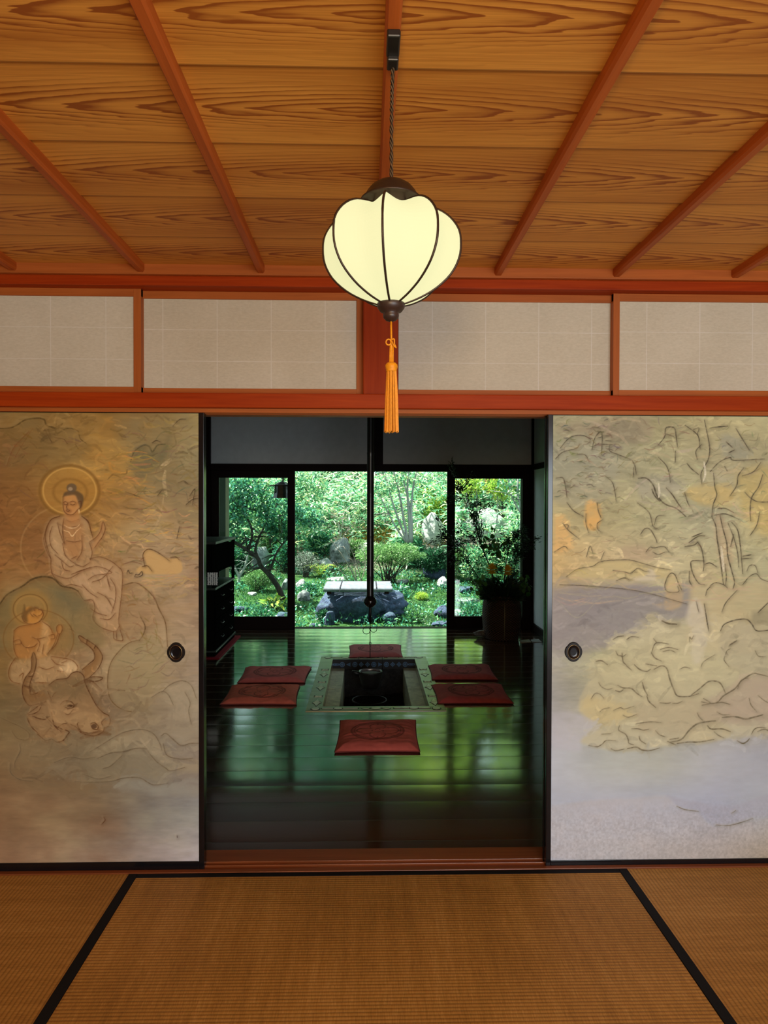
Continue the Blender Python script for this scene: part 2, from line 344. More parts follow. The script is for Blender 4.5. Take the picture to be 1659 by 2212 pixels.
# floor around the hearth hole
HX0, HX1 = xat(690, 4.98, 1530)+.0, xat(918, 4.98, 1530)
fl = at(648, 1537, Z=0); fr_ = at(962, 1537, Z=0); bl = at(703, 1419, Z=0); br = at(922, 1419, Z=0)
X0, X1 = (fl.x+bl.x)/2, (fr_.x+br.x)/2; Y0, Y1 = (fl.y+fr_.y)/2, (bl.y+br.y)/2
bw = .115                                                # frame board width
m = MB()
for a in ((XL, X0+.02, 2.93, YR), (X1-.02, XR, 2.93, YR), (X0+.02, X1-.02, 2.93, Y0+.02), (X0+.02, X1-.02, Y1-.02, YR)): m.box(*a, -.04, 0)
struct(m.obj('floor_hearth_room', MAT['floor']))
struct(MB().box(XL, XR, YR, YR+.16, -.3, -.002).obj('trim_16', MAT['darkx']))
# rear wall: head beam, plaster band, corner posts, centre strut
zb1 = zat(1003, YR); zb0 = zat(1018, YR)
struct(MB().box(XL, XR, YR-.03, YR+.12, zb0, zb1).obj('trim_17', MAT['darkx'], bevel=.003))
struct(MB().box(XL, XR, YR, YR+.1, zb1-.002, 3.0).obj('wall_rear', MAT['plaster']))
xa = xat(449, YR); xb = xat(456, YR); struct(MB().box(XL, xb, YR-.05, YR+.05, 0, 2.9).obj('trim_18', MAT['dark']))
struct(MB().box(xat(1147, YR), xat(1154, YR), YR-.04, YR+.04, 0, 2.9).obj('trim_19', MAT['dark']))
struct(MB().box(xat(1128, YR), XR, YR-.02, YR+.1, 0, zb0).obj('trim_22', MAT['dark']))
struct(MB().box(xat(795, YR), xat(827, YR), YR-.045, YR+.02, zb1-.01, 2.9).obj('trim_20', MAT['beamv'] if False else MAT['dark'], bevel=.003))
# rail along the right and left walls, skirting
for n, x0, x1 in (('trim_21', XR-.03, XR), ('trim_23', XL, XL+.03)):
    struct(MB().box(x0, x1, 3.0, YR-.03, zb0+.02, zb1).obj(n, MAT['darkx']))
struct(MB().box(XR-.025, XR, 3.0, YR-.03, 0, .075).obj('baseboard_right', MAT['darkx'])); struct(MB().box(XL, XL+.025, 3.0, YR-.03, 0, .075).obj('baseboard_left', MAT['darkx']))
# eave and outer wall wing
struct(MB().box(-4, 4, YR-.1, YR+1.35, 2.62, 2.72).obj('trim_24', MAT['dark']))
struct(MB().box(-4.5, xat(492, 8.95, 1150), 8.92, 8.97, -.6, 2.62).obj('wall_garden_side', plain('dark_green_grey_outer_plaster', (.020, .030, .016), .9, .1)))
struct(MB().box(xat(492, 8.95, 1150)-.02, xat(492, 8.95, 1150)+.01, 8.91, 8.99, -.6, 2.6).obj('trim_25', plain('weathered_pale_post', (.16, .17, .08), .8)))
# glass sliding doors
def glass_mat():
    t = NT('clear_glass'); t.set((.95, 1, .98), 0.0, .5); tr = t.n('ShaderNodeBsdfTransparent'); tr.inputs[0].default_value = (.93, .97, .95, 1)
    gl = t.n('ShaderNodeBsdfGlossy'); gl.inputs['Roughness'].default_value = .02
    mx = t.n('ShaderNodeMixShader'); mx.inputs[0].default_value = .04; t.l(tr.outputs[0], mx.inputs[1]); t.l(gl.outputs[0], mx.inputs[2]); t.l(mx.outputs[0], t.out.inputs[0]); return t.m
MAT['glass'] = glass_mat()
def gdoor(px0, px1, g0, g1, y, label):
    x0, x1, a, b = (xat(p, y) for p in (px0, px1, g0, g1)); zt = zb0+.005; za, zc = zat(1033, y), zat(1332, y)
    e = empty('glass_sliding_door', ((x0+x1)/2, y, 0), label, 'sliding door', 'glass sliding doors to the garden')
    MB().box(x0, a, y, y+.035, 0, zt).obj('stile', MAT['dark'], e, bevel=.002); MB().box(b, x1, y, y+.035, 0, zt).obj('stile', MAT['dark'], e, bevel=.002)
    MB().box(a, b, y+.001, y+.034, za, zt).obj('top_rail', MAT['darkx'], e, bevel=.002); MB().box(a, b, y+.001, y+.034, 0, zc).obj('bottom_rail', MAT['darkx'], e, bevel=.002)
    MB().box(a-.005, b+.005, y+.015, y+.019, zc-.005, za+.005).obj('glass_pane', MAT['glass'], e)
    return e
gdoor(456, 637, 473, 621, YR-.0, 'dark framed glass sliding door at the left of the garden opening, behind the cabinet')
gdoor(966, 1150, 983, 1128, YR-.0, 'dark framed glass sliding door at the right of the garden opening, behind the flower basket')

# ================================================================== PAINTED SLIDING DOORS
def smooth_noise(h, w, sy, sx, seed, octv=4):
    r = np.random.default_rng(seed); out = np.zeros((h, w)); amp = 1; tot = 0
    for o in range(octv):
        gy, gx = max(2, int(h/sy*2**o)+2), max(2, int(w/sx*2**o)+2)
        g = r.random((gy, gx)); yy = np.linspace(0, gy-1.001, h); xx = np.linspace(0, gx-1.001, w)
        y0 = yy.astype(int); x0 = xx.astype(int); fy = (yy-y0)[:, None]; fx = (xx-x0)[None]; fy = fy*fy*(3-2*fy); fx = fx*fx*(3-2*fx)
        out += amp*(g[y0][:, x0]*(1-fy)*(1-fx)+g[y0+1][:, x0]*fy*(1-fx)+g[y0][:, x0+1]*(1-fy)*fx+g[y0+1][:, x0+1]*fy*fx); tot += amp; amp *= .55
    return out/tot
class Canvas:
    def __init__(s, x0, x1, y0, y1, cols, rows, grid):
        s.x0, s.y0 = x0, y0; s.W, s.H = int(x1-x0), int(y1-y0)
        xs = np.arange(s.W)+x0; ys = np.arange(s.H)+y0; g = np.array(grid, float)/255
        a = np.stack([[np.interp(xs, cols, g[i, :, k]) for i in range(len(rows))] for k in range(3)], -1)
        s.im = np.zeros((s.H, s.W, 3)); 
        ii = np.interp(ys, rows, np.arange(len(rows))); i0 = np.minimum(ii.astype(int), len(rows)-2); f = (ii-i0); f = (f*f*(3-2*f))[:, None, None]
        s.im = a[i0]*(1-f)+a[i0+1]*f
    def blend(s, mask, col): s.im += (np.array(col, float)/255-s.im)*mask[..., None]
    def grids(s, x0, y0, x1, y1):
        a, b, c, d = max(0, int(x0-s.x0)), max(0, int(y0-s.y0)), min(s.W, int(x1-s.x0)+1), min(s.H, int(y1-s.y0)+1)
        if a >= c or b >= d: return None
        yy, xx = np.mgrid[b:d, a:c]; return (slice(b, d), slice(a, c)), xx+s.x0, yy+s.y0
    def poly(s, pts, col, alpha=.5, soft=4, closed=True, tex=0):
        P = np.array(spline(list(pts)+[pts[0]], 5))
        g = s.grids(P[:, 0].min()-3*soft, P[:, 1].min()-3*soft, P[:, 0].max()+3*soft, P[:, 1].max()+3*soft)
        if g is None: return
        sl, X, Y = g; inside = np.zeros(X.shape, bool); dist = np.full(X.shape, 1e9)
        for i in range(len(P)-1):
            x1, y1 = P[i]; x2, y2 = P[i+1]
            c = ((y1 > Y) != (y2 > Y)); inside ^= c & (X < (x2-x1)*(Y-y1)/((y2-y1) or 1e-9)+x1)
            dx, dy = x2-x1, y2-y1; L = dx*dx+dy*dy or 1e-9; t = np.clip(((X-x1)*dx+(Y-y1)*dy)/L, 0, 1)
            dist = np.minimum(dist, (X-x1-t*dx)**2+(Y-y1-t*dy)**2)
        d = np.sqrt(dist)*np.where(inside, 1, -1); m = np.clip(.5+d/(2*soft), 0, 1)*alpha
        if tex: m = m*(1-tex+tex*2*TEX[:s.H, :s.W][sl])
        im = s.im[sl]; im += (np.array(col, float)/255-im)*m[..., None]
    def line(s, pts, wd=1.2, col=(70, 50, 30), alpha=.7, taper=True, tex=.45):
        if wd < 5 and alpha >= .45 and sum(col) < 340:
            d_ = wd*1.4+1; s.soft([(x+d_*.5, y+d_*.4) for x, y in pts], wd*3.2+3, col, alpha*.26)
            s.soft([(x-d_, y-d_*.6) for x, y in pts], wd*2.0+2, (206, 194, 160), alpha*.12)
        s.ink(pts, wd, col, alpha, taper, tex)
    def soft(s, pts, wd, col, alpha):
        P = np.array(spline(pts, 3)); g = s.grids(P[:, 0].min()-wd, P[:, 1].min()-wd, P[:, 0].max()+wd, P[:, 1].max()+wd)
        if g is None: return
        sl, X, Y = g; dist = np.full(X.shape, 1e9)
        for i in range(len(P)-1):
            x1, y1 = P[i]; x2, y2 = P[i+1]; dx, dy = x2-x1, y2-y1; L = dx*dx+dy*dy or 1e-9; t = np.clip(((X-x1)*dx+(Y-y1)*dy)/L, 0, 1)
            dist = np.minimum(dist, (X-x1-t*dx)**2+(Y-y1-t*dy)**2)
        m = np.exp(-dist/(wd*.5)**2)*alpha; im = s.im[sl]; im += (np.array(col, float)/255-im)*m[..., None]
    def dabs(s, n, x0, x1, y0, y1, L, wd, dv, ang=0, da=.3, seed=1, tint=(1, 1, 1)):
        r = random.Random(seed)
        for _ in range(n):
            x, y = r.uniform(x0, x1), r.uniform(y0, y1); iy, ix = int(y-s.y0), int(x-s.x0)
            if not (0 <= iy < s.H and 0 <= ix < s.W): continue
            q = 1+r.gauss(0, dv); col = [min(255, 255*v*q*(1+(t-1)*r.random())) for v, t in zip(s.im[iy, ix], tint)]; a = ang+r.gauss(0, da); l = L*r.uniform(.4, 1.4); bd = r.gauss(0, .2)*l
            s.ink([(x-l/2*math.cos(a), y-l/2*math.sin(a)), (x-bd*math.sin(a), y+bd*math.cos(a)), (x+l/2*math.cos(a), y+l/2*math.sin(a))], wd*r.uniform(.5, 1.5), col, .5*r.uniform(.5, 1), True, .5)
    def ink(s, pts, wd=1.2, col=(70, 50, 30), alpha=.7, taper=True, tex=.35):
        P = np.array(spline(pts, 6)); n = len(P)-1
        g = s.grids(P[:, 0].min()-5-wd, P[:, 1].min()-5-wd, P[:, 0].max()+5+wd, P[:, 1].max()+5+wd)
        if g is None: return
        sl, X, Y = g; m = np.zeros(X.shape)
        for i in range(n):
            x1, y1 = P[i]; x2, y2 = P[i+1]; q = (i+.5)/n; ww = 1.12*wd*(.5+.5*math.sin(PI*min(1, max(0, q)))) if taper else wd
            a, b = (s.grids(min(x1, x2)-4-wd, min(y1, y2)-4-wd, max(x1, x2)+4+wd, max(y1, y2)+4+wd) or (None,))[0] or (None, None)
            if a is None: continue
            a = slice(a.start-sl[0].start, a.stop-sl[0].start); b = slice(b.start-sl[1].start, b.stop-sl[1].start)
            XX, YY = X[a, b], Y[a, b]; dx, dy = x2-x1, y2-y1; L = dx*dx+dy*dy or 1e-9; t = np.clip(((XX-x1)*dx+(YY-y1)*dy)/L, 0, 1)
            d = np.hypot(XX-x1-t*dx, YY-y1-t*dy); m[a, b] = np.maximum(m[a, b], np.clip(ww/2+.6-d, 0, 1))
        m = m*min(1, alpha*1.12)*(1-tex+tex*2*np.clip(TX2[:s.H, :s.W][sl], 0, 1)); m = np.clip(m, 0, 1)
        im = s.im[sl]; im += (np.array(col, float)/255-im)*m[..., None]
    def ring(s, cx, cy, rx, ry, wd, col, alpha=.5, soft=2, a0=0, a1=360):
        g = s.grids(cx-rx-wd-8, cy-ry-wd-8, cx+rx+wd+8, cy+ry+wd+8)
        if g is None: return
        sl, X, Y = g; r = np.hypot((X-cx)/rx, (Y-cy)/ry); d = np.abs(r-1)*(rx+ry)/2; m = np.clip((wd/2+soft/2-d)/soft, 0, 1)*alpha
        an = np.degrees(np.arctan2(Y-cy, X-cx)) % 360; m = m*((an-a0) % 360 <= (a1-a0)) if a1-a0 < 360 else m
        im = s.im[sl]; im += (np.array(col, float)/255-im)*m[..., None]
    def disc(s, cx, cy, rx, ry, col, alpha=.5, soft=.15):
        g = s.grids(cx-rx*1.5, cy-ry*1.5, cx+rx*1.5, cy+ry*1.5)
        if g is None: return
        sl, X, Y = g; r = np.hypot((X-cx)/rx, (Y-cy)/ry); m = np.clip((1-r)/soft+.5, 0, 1)*alpha
        im = s.im[sl]; im += (np.array(col, float)/255-im)*m[..., None]
    def strokes(s, n, x0, x1, y0, y1, L, wd, col, alpha, ang=0, da=.25, seed=1):
        r = random.Random(seed)
        for _ in range(n):
            x, y = r.uniform(x0, x1), r.uniform(y0, y1); a = ang+r.gauss(0, da); l = L*r.uniform(.5, 1.5); bd = r.gauss(0, .15)*l
            s.line([(x, y), (x+l*.5*math.cos(a)-bd*math.sin(a), y+l*.5*math.sin(a)+bd*math.cos(a)), (x+l*math.cos(a), y+l*math.sin(a))], wd*r.uniform(.6, 1.3), [min(255, max(0, c+r.gauss(0, 9))) for c in col], alpha*r.uniform(.5, 1.2))
TEX = smooth_noise(1000, 560, 14, 22, 5, 4)
TEX = (TEX-TEX.min())/(TEX.max()-TEX.min())
TX2 = smooth_noise(1000, 560, 5, 6, 6, 3); TX2 = np.clip((TX2-TX2.min())/(TX2.max()-TX2.min())*1.6-.3, 0, 1)
def paint_left():
    cols = [-70, 0, 107, 215, 322, 430]; rows = [893, 1000, 1107, 1214, 1321, 1428, 1535, 1642, 1749, 1858]  # wash colours below keep part of the room's light gradient, painted in
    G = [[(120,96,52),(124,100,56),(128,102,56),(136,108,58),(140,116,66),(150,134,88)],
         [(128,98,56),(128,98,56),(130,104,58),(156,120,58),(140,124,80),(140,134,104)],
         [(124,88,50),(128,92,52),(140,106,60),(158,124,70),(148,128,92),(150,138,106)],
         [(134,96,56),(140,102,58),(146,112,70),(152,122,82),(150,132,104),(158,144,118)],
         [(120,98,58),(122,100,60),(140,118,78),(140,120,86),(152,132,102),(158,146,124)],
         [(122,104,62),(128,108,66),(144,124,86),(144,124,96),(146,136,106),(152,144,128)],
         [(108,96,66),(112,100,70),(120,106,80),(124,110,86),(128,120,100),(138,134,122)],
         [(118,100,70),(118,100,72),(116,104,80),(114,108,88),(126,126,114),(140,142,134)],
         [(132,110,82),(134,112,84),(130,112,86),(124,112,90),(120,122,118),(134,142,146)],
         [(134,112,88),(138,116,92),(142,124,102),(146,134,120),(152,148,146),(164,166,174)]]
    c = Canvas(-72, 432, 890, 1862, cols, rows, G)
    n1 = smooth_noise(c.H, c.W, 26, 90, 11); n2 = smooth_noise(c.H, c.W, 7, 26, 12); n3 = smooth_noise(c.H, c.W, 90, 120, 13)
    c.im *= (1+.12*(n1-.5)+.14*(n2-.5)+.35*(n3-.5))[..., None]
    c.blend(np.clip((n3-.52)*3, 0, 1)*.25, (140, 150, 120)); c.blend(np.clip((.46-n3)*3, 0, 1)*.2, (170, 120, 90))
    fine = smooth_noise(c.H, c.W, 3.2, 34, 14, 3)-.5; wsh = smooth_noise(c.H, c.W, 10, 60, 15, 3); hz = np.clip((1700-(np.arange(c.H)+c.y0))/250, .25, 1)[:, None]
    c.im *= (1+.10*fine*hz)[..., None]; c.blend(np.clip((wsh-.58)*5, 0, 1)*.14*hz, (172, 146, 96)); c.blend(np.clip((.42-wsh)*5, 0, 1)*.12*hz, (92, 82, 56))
    Z = lambda L: [(x/3.607, 880+y/3.606) for x, y in L]
    Q = lambda L: [(x/3.607, 1300+y/3.607) for x, y in L]
    br = (74, 52, 30); bk = (52, 42, 32)
    # upper mountains and washes
    c.poly(Z([(0,190),(120,160),(260,95),(350,105),(390,160),(460,215),(540,170),(620,200),(640,260),(700,330),(620,420),(330,430),(60,480),(0,300)]), (120,104,66), .45, 8, tex=.5)
    c.line(Z([(-60,170),(40,175),(120,160),(200,110),(290,95),(350,105),(370,150),(430,170),(450,210),(530,172),(610,190),(630,250),(680,290)]), 3, (82,66,34), .55)
    c.line(Z([(345,165),(360,190),(380,230),(410,280)]), 1.6, br, .6); c.line(Z([(380,180),(400,225),(440,245),(500,255),(530,290)]), 1.8, br, .5)
    c.line(Z([(60,460),(110,330),(190,240),(230,200)]), 1, (110,66,36), .5); c.line(Z([(120,400),(180,300),(260,175)]), 1, (110,66,36), .4)
    c.poly(Z([(900,100),(1100,60),(1540,70),(1545,900),(1300,760),(1080,560),(1040,420),(1020,340),(960,300)]), (128,122,92), .5, 16, tex=.4)
    c.poly(Z([(1030,380),(1080,310),(1130,300),(1190,340),(1260,320),(1320,240),(1300,400),(1200,480),(1120,560),(1060,500)]), (92,94,72), .5, 8, tex=.5)
    c.line(Z([(1020,430),(1050,350),(1120,300),(1165,310),(1190,350),(1230,300),(1290,290)]), 3, (84,80,56), .6)
    c.line(Z([(1290,500),(1280,580),(1300,690)]), 7, (170,158,120), .55); c.line(Z([(1280,680),(1260,800),(1220,920),(1160,1000)]), 3.5, (176,160,120), .5)
    c.line(Z([(1255,470),(1330,410)]), 8, (178,166,128), .5)
    c.strokes(90, 260, 428, 930, 1090, 26, 2.2, (104,98,76), .35, 0, .5, 3); c.strokes(70, 250, 428, 1060, 1230, 30, 2.0, (110,92,66), .4, 0, .12, 4)
    c.strokes(50, 190, 300, 960, 1080, 40, 3.0, (182,142,72), .35, 0, .15, 5); c.strokes(60, -60, 150, 930, 1240, 30, 3, (108,78,44), .3, 0, .5, 6)
    c.strokes(40, 290, 410, 1100, 1200, 18, 2.2, (190,160,104), .45, 0, .1, 7)
    for L in ([(1450,760),(1500,720),(1545,710)],[(1480,690),(1520,640),(1500,760)],[(1390,590),(1430,575),(1465,595)],[(1350,150),(1400,100),(1450,95)],[(1190,280),(1220,262),(1250,272)],[(1230,690),(1265,645)],[(1380,1020),(1400,930)],[(1090,700),(980,660)]): c.line(Z(L), 1.3, (60,50,36), .6)
    c.dabs(420, -60, 250, 895, 1250, 34, 5, .10, 0, .35, 51); c.dabs(420, 150, 430, 895, 1300, 24, 4, .13, 0, .4, 52, (1.0, .97, .85)); c.dabs(250, -60, 430, 1250, 1700, 40, 6, .08, .3, .7, 53)
    # halos and the body mandorla
    c.ring(525/3.607, 880+1100/3.606, 100, 92, 3, (176,148,98), .4, 3)
    c.disc(545/3.607, 880+660/3.606, 66, 54, (166,128,60), .6, .2); c.ring(545/3.607, 880+655/3.606, 64, 54.5, 6, (112,84,40), .6, 4); c.ring(546/3.607, 880+655/3.606, 57, 49, 3.2, (196,164,92), .6, 2)
    c.ring(550/3.607, 880+665/3.606, 36, 28, 5, (120,90,42), .5, 5)
    # seated figure: robe and skirt, torso, arms
    c.poly(Z([(470,850),(400,880),(360,960),(345,1060),(380,1150),(400,1260),(430,1330),(520,1400),(620,1440),(660,1510),(740,1540),(730,1620),(760,1700),(850,1740),(910,1740),(935,1680),(930,1560),(950,1440),(945,1290),(900,1220),(820,1180),(730,1160),(740,1100),(800,1010),(820,930),(810,900),(785,960),(740,1040),(700,980),(690,900),(640,850)]), (166,142,106), .75, 4, tex=.3)
    c.poly(Z([(480,870),(520,860),(620,860),(650,960),(630,1140),(560,1190),(500,1120),(490,980)]), (168,126,80), .6, 5)
    c.poly(Z([(740,1040),(780,960),(785,900),(812,900),(820,960),(800,1020),(760,1080),(700,1120)]), (172,130,84), .6, 3)
    c.poly(Z([(560,1330),(700,1240),(860,1230),(940,1300),(930,1500),(880,1640),(800,1660),(740,1540),(640,1450)]), (182,160,128), .5, 10, tex=.5)
    c.poly(Z([(400,930),(470,930),(500,1060),(560,1180),(640,1220),(560,1260),(440,1200),(380,1100)]), (186,166,128), .45, 6, tex=.5)
    c.dabs(260, 105, 260, 1130, 1370, 22, 3, .10, 1.0, .5, 54)
    F = [[(470,850),(400,880),(362,960),(345,1040),(375,1140),(398,1180),(400,1260),(430,1330),(520,1400),(600,1425),(655,1500),(700,1500)],
         [(640,850),(690,895),(712,970),(730,1030)],[(560,935),(600,930),(630,915)],[(700,1180),(780,1165),(860,1195),(920,1240),(955,1290),(950,1440),(935,1560),(925,1660),(935,1720)],
         [(700,1250),(760,1240),(830,1260),(870,1290),(800,1300),(740,1310),(690,1340)],[(600,1280),(700,1250)],[(560,1300),(640,1270),(700,1248)],
         [(655,1500),(720,1500),(740,1560),(725,1640),(770,1700),(850,1735),(905,1740),(930,1700)],[(760,1440),(830,1480),(880,1560)],[(640,1380),(700,1440),(760,1480)],
         [(860,1330),(900,1400),(900,1500),(870,1600)],[(830,1300),(860,1420)],[(480,1200),(500,1260),(545,1275)],[(430,1150),(480,1190),(540,1240),(575,1235)],
         [(490,1060),(510,1150),(560,1200),(640,1240),(700,1210)],[(410,930),(390,1000),(400,1080),(450,1140)],[(450,900),(470,980),(500,1060)],[(500,870),(490,960),(505,1060)],
         [(740,1095),(770,1050),(800,1010),(822,950),(810,900),(800,900),(788,960),(755,1010),(700,1050)],[(700,1060),(720,1130),(705,1190)],[(640,1000),(640,1120),(600,1190)],
         [(885,1745),(890,1800),(950,1815),(955,1790),(935,1730)],[(905,1745),(910,1800)],[(520,1040),(580,1050),(630,1040)],[(560,1180),(600,1160)],
         [(400,1290),(470,1320),(540,1330),(620,1290)],[(500,1395),(560,1380),(640,1400)],[(720,1360),(800,1330),(880,1240)],[(700,1560),(760,1600),(830,1620)],[(780,1640),(850,1650),(900,1600)]]
    for L in F: c.line(Z(L), 1.3, (96,64,38), .62)
    c.line(Z([(398,1180),(360,1050),(362,960),(400,880),(470,850)]), 2.2, (92,62,34), .55); c.line(Z([(640,850),(690,895),(715,980)]), 2.4, (92,62,34), .6)
    c.line(Z([(505,920),(540,940),(590,940),(625,915)]), 2.2, (206,182,140), .8); c.line(Z([(500,960),(540,975),(565,1005),(600,965),(630,940)]), 1.8, (212,186,140), .8)
    c.line(Z([(520,880),(560,893),(615,875)]), 1.1, (110,70,40), .6)
    # head
    c.poly(Z([(500,700),(495,760),(500,810),(530,838),(570,835),(615,790),(640,730),(600,680),(540,665)]), (182,138,84), .9, 2)
    c.poly(Z([(505,850),(510,800),(615,790),(620,870),(570,900)]), (178,134,84), .7, 3)
    c.poly(Z([(495,700),(505,670),(545,655),(600,655),(650,690),(650,745),(630,790),(612,740),(590,690),(540,690)]), (84,70,50), .8, 2)
    c.disc(562/3.607, 880+632/3.606, 11, 9.5, (96,84,66), .85, .25); c.disc(552/3.607, 880+640/3.606, 5, 4, (180,166,140), .6, .4)
    for L in ([(500,745),(512,738),(526,745)],[(548,742),(570,735),(592,744)],[(504,757),(514,762),(525,758)],[(550,758),(570,764),(588,757)],[(532,748),(520,785),(530,790)],[(518,803),(530,800),(545,806)],[(522,808),(535,815),(545,807)],[(495,700),(495,770),(505,815),(535,838),(575,835),(612,795)],[(615,740),(632,735),(634,775),(618,795)]): c.line(Z(L), 1.1, (86,52,30), .75, tex=.1)
    c.line(Z([(618,800),(620,828)]), 2, (214,190,140), .8)
    # rock seat / cloud and second halo
    c.poly(Z([(-60,1600),(0,1530),(60,1460),(180,1395),(250,1340),(340,1318),(440,1350),(500,1400),(600,1430),(680,1530),(720,1560),(740,1640),(800,1740),(740,1870),(-60,1870)]), (118,112,76), .5, 8, tex=.4)
    c.poly(Z([(400,1420),(500,1420),(620,1480),(660,1560),(560,1600),(470,1520)]), (104,104,80), .5, 12, tex=.4)
    c.line(Z([(-60,1600),(0,1530),(60,1455),(180,1390),(250,1340),(340,1318),(420,1335),(480,1390),(560,1405),(610,1430)]), 3.2, (78,64,38), .65)
    c.line(Z([(960,1385),(1050,1365),(1120,1400),(1200,1480),(1240,1570),(1290,1680),(1305,1860)]), 2.4, (92,72,44), .55)
    c.line(Z([(970,1300),(1080,1270)]), 5, (170,150,104), .3)
    c.line(Z([(1095,1630),(1130,1700),(1120,1760),(1085,1815)]), 1.8, (84,66,42), .6); c.strokes(40, 255, 350, 1270, 1400, 20, 2.5, (122,104,66), .35, .9, .4, 8)
    c.disc(240/3.607, 880+1570/3.606, 44, 44, (158,126,66), .5, .25); c.ring(237/3.607, 880+1570/3.606, 37, 32, 2, (108,82,44), .7, 1.5); c.ring(237/3.607, 880+1570/3.606, 32, 28, 3, (178,144,80), .3, 2)
    c.disc(300/3.607, 880+1790/3.606, 74, 58, (160,122,64), .3, .3); c.ring(300/3.607, 880+1800/3.606, 76, 62, 2.2, (116,88,48), .6, 2)
    # islands
    c.poly(Z([(1115,1150),(1130,1110),(1180,1110),(1250,1150),(1320,1180),(1400,1180),(1415,1280),(1300,1300),(1080,1290),(1090,1240),(1140,1230)]), (186,160,108), .9, 2)
    c.line(Z([(1130,1240),(1115,1150),(1150,1107),(1200,1115),(1260,1150),(1320,1195)]), 1.2, br, .7); c.line(Z([(1110,1240),(1150,1235),(1185,1275)]), 1.3, br, .8); c.line(Z([(1330,1170),(1370,1165),(1400,1190)]), 1, br, .6)
    c.line(Z([(990,1290),(1000,1270),(1010,1290),(1030,1290)]), 1.2, bk, .8); c.line(Z([(1050,1320),(1060,1300),(1080,1305),(1105,1280),(1110,1305),(1080,1320),(1050,1320)]), 1.2, bk, .8)
    c.strokes(30, 280, 425, 1240, 1270, 40, 1.6, (176,150,100), .4, 0, .03, 9)
    # small attendant figure (lower left)
    c.poly(Q([(110,220),(150,190),(210,170),(330,150),(390,200),(430,240),(455,180),(485,190),(470,240),(440,300),(370,380),(330,430),(140,430),(110,330)]), (170,122,66), .7, 3, tex=.2)
    c.poly(Q([(330,150),(380,180),(385,300),(360,400),(270,420),(310,300)]), (190,166,120), .6, 4, tex=.4)
    c.poly(Q([(70,560),(80,480),(130,455),(250,440),(400,420),(560,450),(610,500),(590,550),(480,580),(380,620),(180,640),(90,620)]), (176,152,112), .65, 5, tex=.4)
    c.poly(Q([(470,470),(540,450),(600,470),(605,530),(540,550),(470,530)]), (206,190,150), .6, 5)
    c.poly(Q([(185,80),(210,40),(260,40),(330,70),(335,110),(290,160),(230,165),(190,150)]), (182,134,66), .85, 2)
    c.poly(Q([(170,110),(185,50),(190,20),(205,60),(240,38),(300,45),(250,70),(215,100),(215,150),(190,150)]), (84,66,40), .65, 3)
    c.dabs(120, 20, 165, 1340, 1480, 12, 2.5, .10, 1.2, .6, 56)
    for L in ([(235,85),(250,105),(262,110)],[(265,60),(275,70)],[(300,60),(320,55),(332,75),(318,100),(300,105)],[(260,92),(290,115)],[(170,110),(190,150),(240,170),(300,155),(335,110),(330,70),(270,38)],[(110,220),(150,190),(230,175)],[(110,220),(105,330),(120,400),(140,430)],[(330,150),(385,190),(410,240)],[(455,175),(440,200),(450,240),(470,245),(485,215),(480,180),(455,175)],[(450,245),(420,330),(370,400)],[(465,250),(440,320),(400,370)],[(160,310),(200,350),(260,345),(290,320)],[(110,300),(150,290),(165,320),(120,325)],[(250,270),(290,285),(360,270)],[(290,285),(310,320),(290,380)],[(340,330),(330,400)],[(380,260),(420,250),(425,280),(395,285)],
              [(120,430),(80,490),(65,560),(90,610),(150,630)],[(260,620),(380,625)],[(400,420),(470,430),(560,450),(605,500),(595,540)],[(300,500),(360,520),(420,500)],[(150,570),(180,550),(170,600)],[(480,470),(520,455)],[(400,440),(440,480),(500,490)],[(440,530),(500,540)]): c.line(Q(L), 1.2, (100,64,32), .65)
    # bull
    H = [(380,640),(440,600),(520,590),(560,550),(610,540),(650,570),(665,640),(700,690),(750,800),(800,850),(850,890),(855,940),(820,970),(800,1010),(720,1035),(640,1020),(580,980),(520,1000),(490,1070),(440,1085),(380,1060),(340,1070),(280,1010),(240,960),(210,870),(260,830),(350,770),(370,700)]
    c.poly(Q(H), (142,120,86), .85, 3, tex=.3); c.poly(Q([(440,720),(520,760),(600,840),(680,860),(780,880),(800,980),(700,1010),(560,960),(450,960),(400,850)]), (164,142,104), .6, 10, tex=.3)
    c.poly(Q([(390,640),(500,600),(640,580),(660,700),(560,740),(430,720)]), (104,94,66), .55, 10, tex=.5)
    c.poly(Q([(640,560),(690,600),(740,720),(700,760),(640,700)]), (112,96,68), .4, 8)
    c.poly(Q([(170,660),(180,600),(240,520),(245,420),(262,390),(280,440),(275,530),(235,620),(240,700),(340,690),(355,760),(240,800),(190,760)]), (128,102,66), .9, 2)
    c.poly(Q([(615,265),(640,265),(690,310),(750,340),(785,390),(795,440),(750,520),(690,590),(665,590),(640,520),(700,480),(735,440),(730,390),(690,340),(625,300)]), (136,108,70), .9, 2)
    c.dabs(300, 55, 235, 1440, 1600, 14, 3.2, .12, .8, .6, 55)
